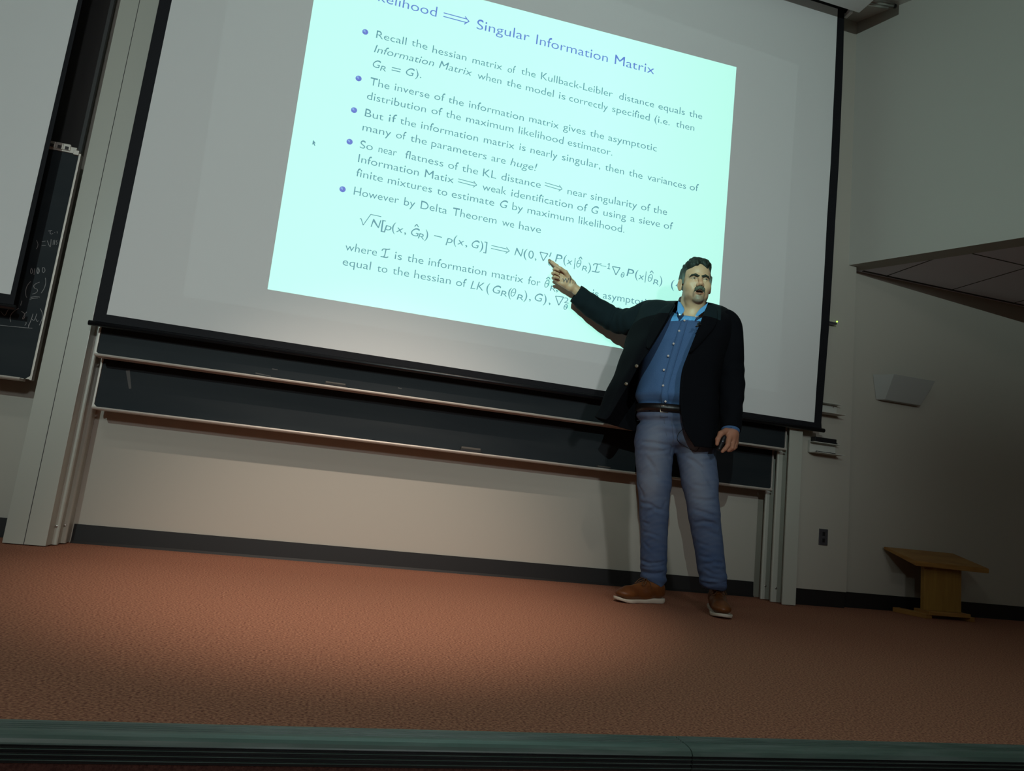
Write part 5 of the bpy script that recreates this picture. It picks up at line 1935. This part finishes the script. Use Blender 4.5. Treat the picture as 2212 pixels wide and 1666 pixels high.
# lapels: collar fall and notch, laid on the fronts
for pts in ([[(1458, 657, 3.120), (1448, 672, 3.070), (1440, 690, 3.028), (1424, 718, 2.990), (1402, 754, 2.985)],
             [(1452, 656, 3.125), (1436, 668, 3.080), (1424, 690, 3.045), (1412, 718, 3.012), (1399, 752, 2.995)],
             [(1449, 655, 3.130), (1428, 668, 3.095), (1410, 692, 3.065), (1402, 716, 3.035), (1396, 750, 3.008)]],
            [[(1530, 658, 3.085), (1522, 675, 3.030), (1514, 697, 2.998), (1502, 727, 2.978), (1488, 762, 2.968)],
             [(1538, 659, 3.095), (1536, 676, 3.035), (1530, 698, 2.998), (1515, 728, 2.978), (1491, 762, 2.970)],
             [(1544, 661, 3.105), (1550, 677, 3.050), (1546, 702, 3.005), (1526, 728, 2.985), (1494, 762, 2.976)]]):
    g_ = loft([[P(*p) for p in r] for r in pts], 30, 12)
    m = MB()
    m.grid(g_)
    m.build('lapel', M['jacket'], jacket, True, solid=0.004)
for b in [(1375.5, 791, 3.032), (1353, 829.5, 3.082)]:
    MB().disc(P(*b), (-0.55, -0.8, 0.0), 0.0085, 0.004, 16).build('jacket_button', M['horn'], jacket, True)

# ---- shoes


def shoe(heel, toe, name_extra, lift_toe):
    d = toe - heel
    d[2] = 0
    ln = np.linalg.norm(d)
    d /= ln
    x = np.array([-d[1], d[0], 0])
    Mx = np.array([x, d, [0, 0, 1.0]])          # local x = side, y = forward
    S_ = Field().frame(heel, Mx)
    k = ln / 0.29
    S_.cap((0, 0.045 * k, 0.060), (0, 0.120 * k, 0.052), 0.036, 0.040, 0.02)
    S_.cap((0, 0.120 * k, 0.052), (0, 0.215 * k, 0.044), 0.040, 0.036, 0.02)
    S_.ell((0, 0.220 * k, 0.042), (0.046, 0.062, 0.026), 0.015)
    S_.ell((0, 0.052 * k, 0.070), (0.036, 0.046, 0.050), 0.015)
    S_.cap((0, 0.075 * k, 0.085), (0, 0.066 * k, 0.112), 0.036, 0.035, 0.015)
    S_.cap((0, 0.10 * k, 0.088), (0, 0.165 * k, 0.066), 0.024, 0.020, 0.02)
    S_.half((0, 0, 0.015), (0, 0, -1), 'i', 0.002)
    t = S_.build('shoe', 0.0035, M['shoe'], person)
    So = Field().frame(heel, Mx)
    So.cap((0, 0.045 * k, 0.020), (0, 0.130 * k, 0.020), 0.0405, 0.0380, 0.01)
    So.cap((0, 0.130 * k, 0.020), (0, 0.220 * k, 0.020), 0.0380, 0.0480, 0.02)
    So.cap((0, 0.220 * k, 0.020), (0, 0.245 * k, 0.020), 0.0480, 0.0430, 0.02)
    o_, n_ = heel, k
    So.items.append(('i', 0.003, lambda p: (p - o_)[:, 2] - (0.0265 - 0.008 * sst((p - o_) @ d, 0.09, 0.17) + 0.010 * sst((p - o_) @ d, 0.24 * k, 0.29 * k)), heel, 1e3))
    So.items.append(('i', 0.003, lambda p: 0.001 + 0.013 * sst((p - o_) @ d, 0.22 * k, 0.30 * k) - (p - o_)[:, 2], heel, 1e3))
    So.build('sole', 0.003, M['sole'], t)
    # laces
    loc = lambda q: heel + np.asarray(q) @ Mx
    m = MB()
    for y, z in ((0.112, 0.113), (0.130, 0.104), (0.148, 0.095)):
        m.tube([loc((sx * 0.022, y * k, z - 0.008 - 0.004 * abs(sx))) if abs(sx) == 1 else loc((sx * 0.022, y * k, z)) for sx in (-1, -0.5, 0, 0.5, 1)], 0.0022, 6)
    for s in (-1, 1):
        m.tube(catmull([loc((0, 0.118 * k, 0.116)), loc((s * 0.022, 0.128 * k, 0.118)), loc((s * 0.036, 0.150 * k, 0.092)), loc((s * 0.024, 0.156 * k, 0.092)), loc((0.002 * s, 0.124 * k, 0.116))], 20), 0.0020, 6)
        m.tube(catmull([loc((0, 0.118 * k, 0.116)), loc((s * 0.030, 0.112 * k, 0.098)), loc((s * 0.043, 0.112 * k, 0.050))], 12), 0.0018, 6)
    m.build('laces', M['lace'], t, True)
    return t


hr, tr_ = FL(1435, 1303), FL(1325, 1300)
shoe(hr, tr_, 'right', 0)
hl_, tl_ = FL(1541, 1314), FL(1563, 1340)
shoe(hl_, tl_, 'left', 0)

# ---- what he holds and wears
t = thing('presentation_clicker', P(1559, 957, 2.965), 'black presentation clicker held in his lowered left hand', 'remote')
a_, b_2 = P(1564, 946, 2.972), P(1553.5, 970, 2.962)
dd_ = (b_2 - a_) / np.linalg.norm(b_2 - a_)
Ck = Field()
Ck.cap(a_, b_2, 0.0135, 0.0115, 0.004)
Ck.build('body', 0.003, M['blackplastic'], t)
MB().disc(a_ + (b_2 - a_) * 0.35 + np.array([-0.004, -0.0115, 0]), (-0.3, -1, 0), 0.005, 0.003, 12).build('push_button', M['plate'], t, True)
t = thing('lapel_microphone', P(1506, 705, 2.985), 'small black clip microphone on his left lapel with a thin cable', 'microphone')
MB().tube([P(1511, 697, 2.985), P(1508, 704, 2.982), P(1503, 706, 2.982)], [0.0055, 0.0055, 0.0035], 10).build('capsule', M['blackplastic'], t, True)
MB().box(*sorted((P(1506, 700, 2.99)[0], P(1513, 700, 2.99)[0])), 2.980, 2.992, P(1510, 703, 2.985)[2], P(1510, 699, 2.985)[2], 0.001).build('clip', M['blackplastic'], t)
cab = [(1476.5, 926), (1466, 936), (1463, 948), (1469, 957), (1483, 966), (1497, 973.5), (1505, 974.5), (1510.5, 966)]
MB().tube(catmull([on_field(x, y, J, 2.85, 0.003) for x, y in cab], 50), 0.0013, 6).build('cable', M['blackplastic'], t, True)
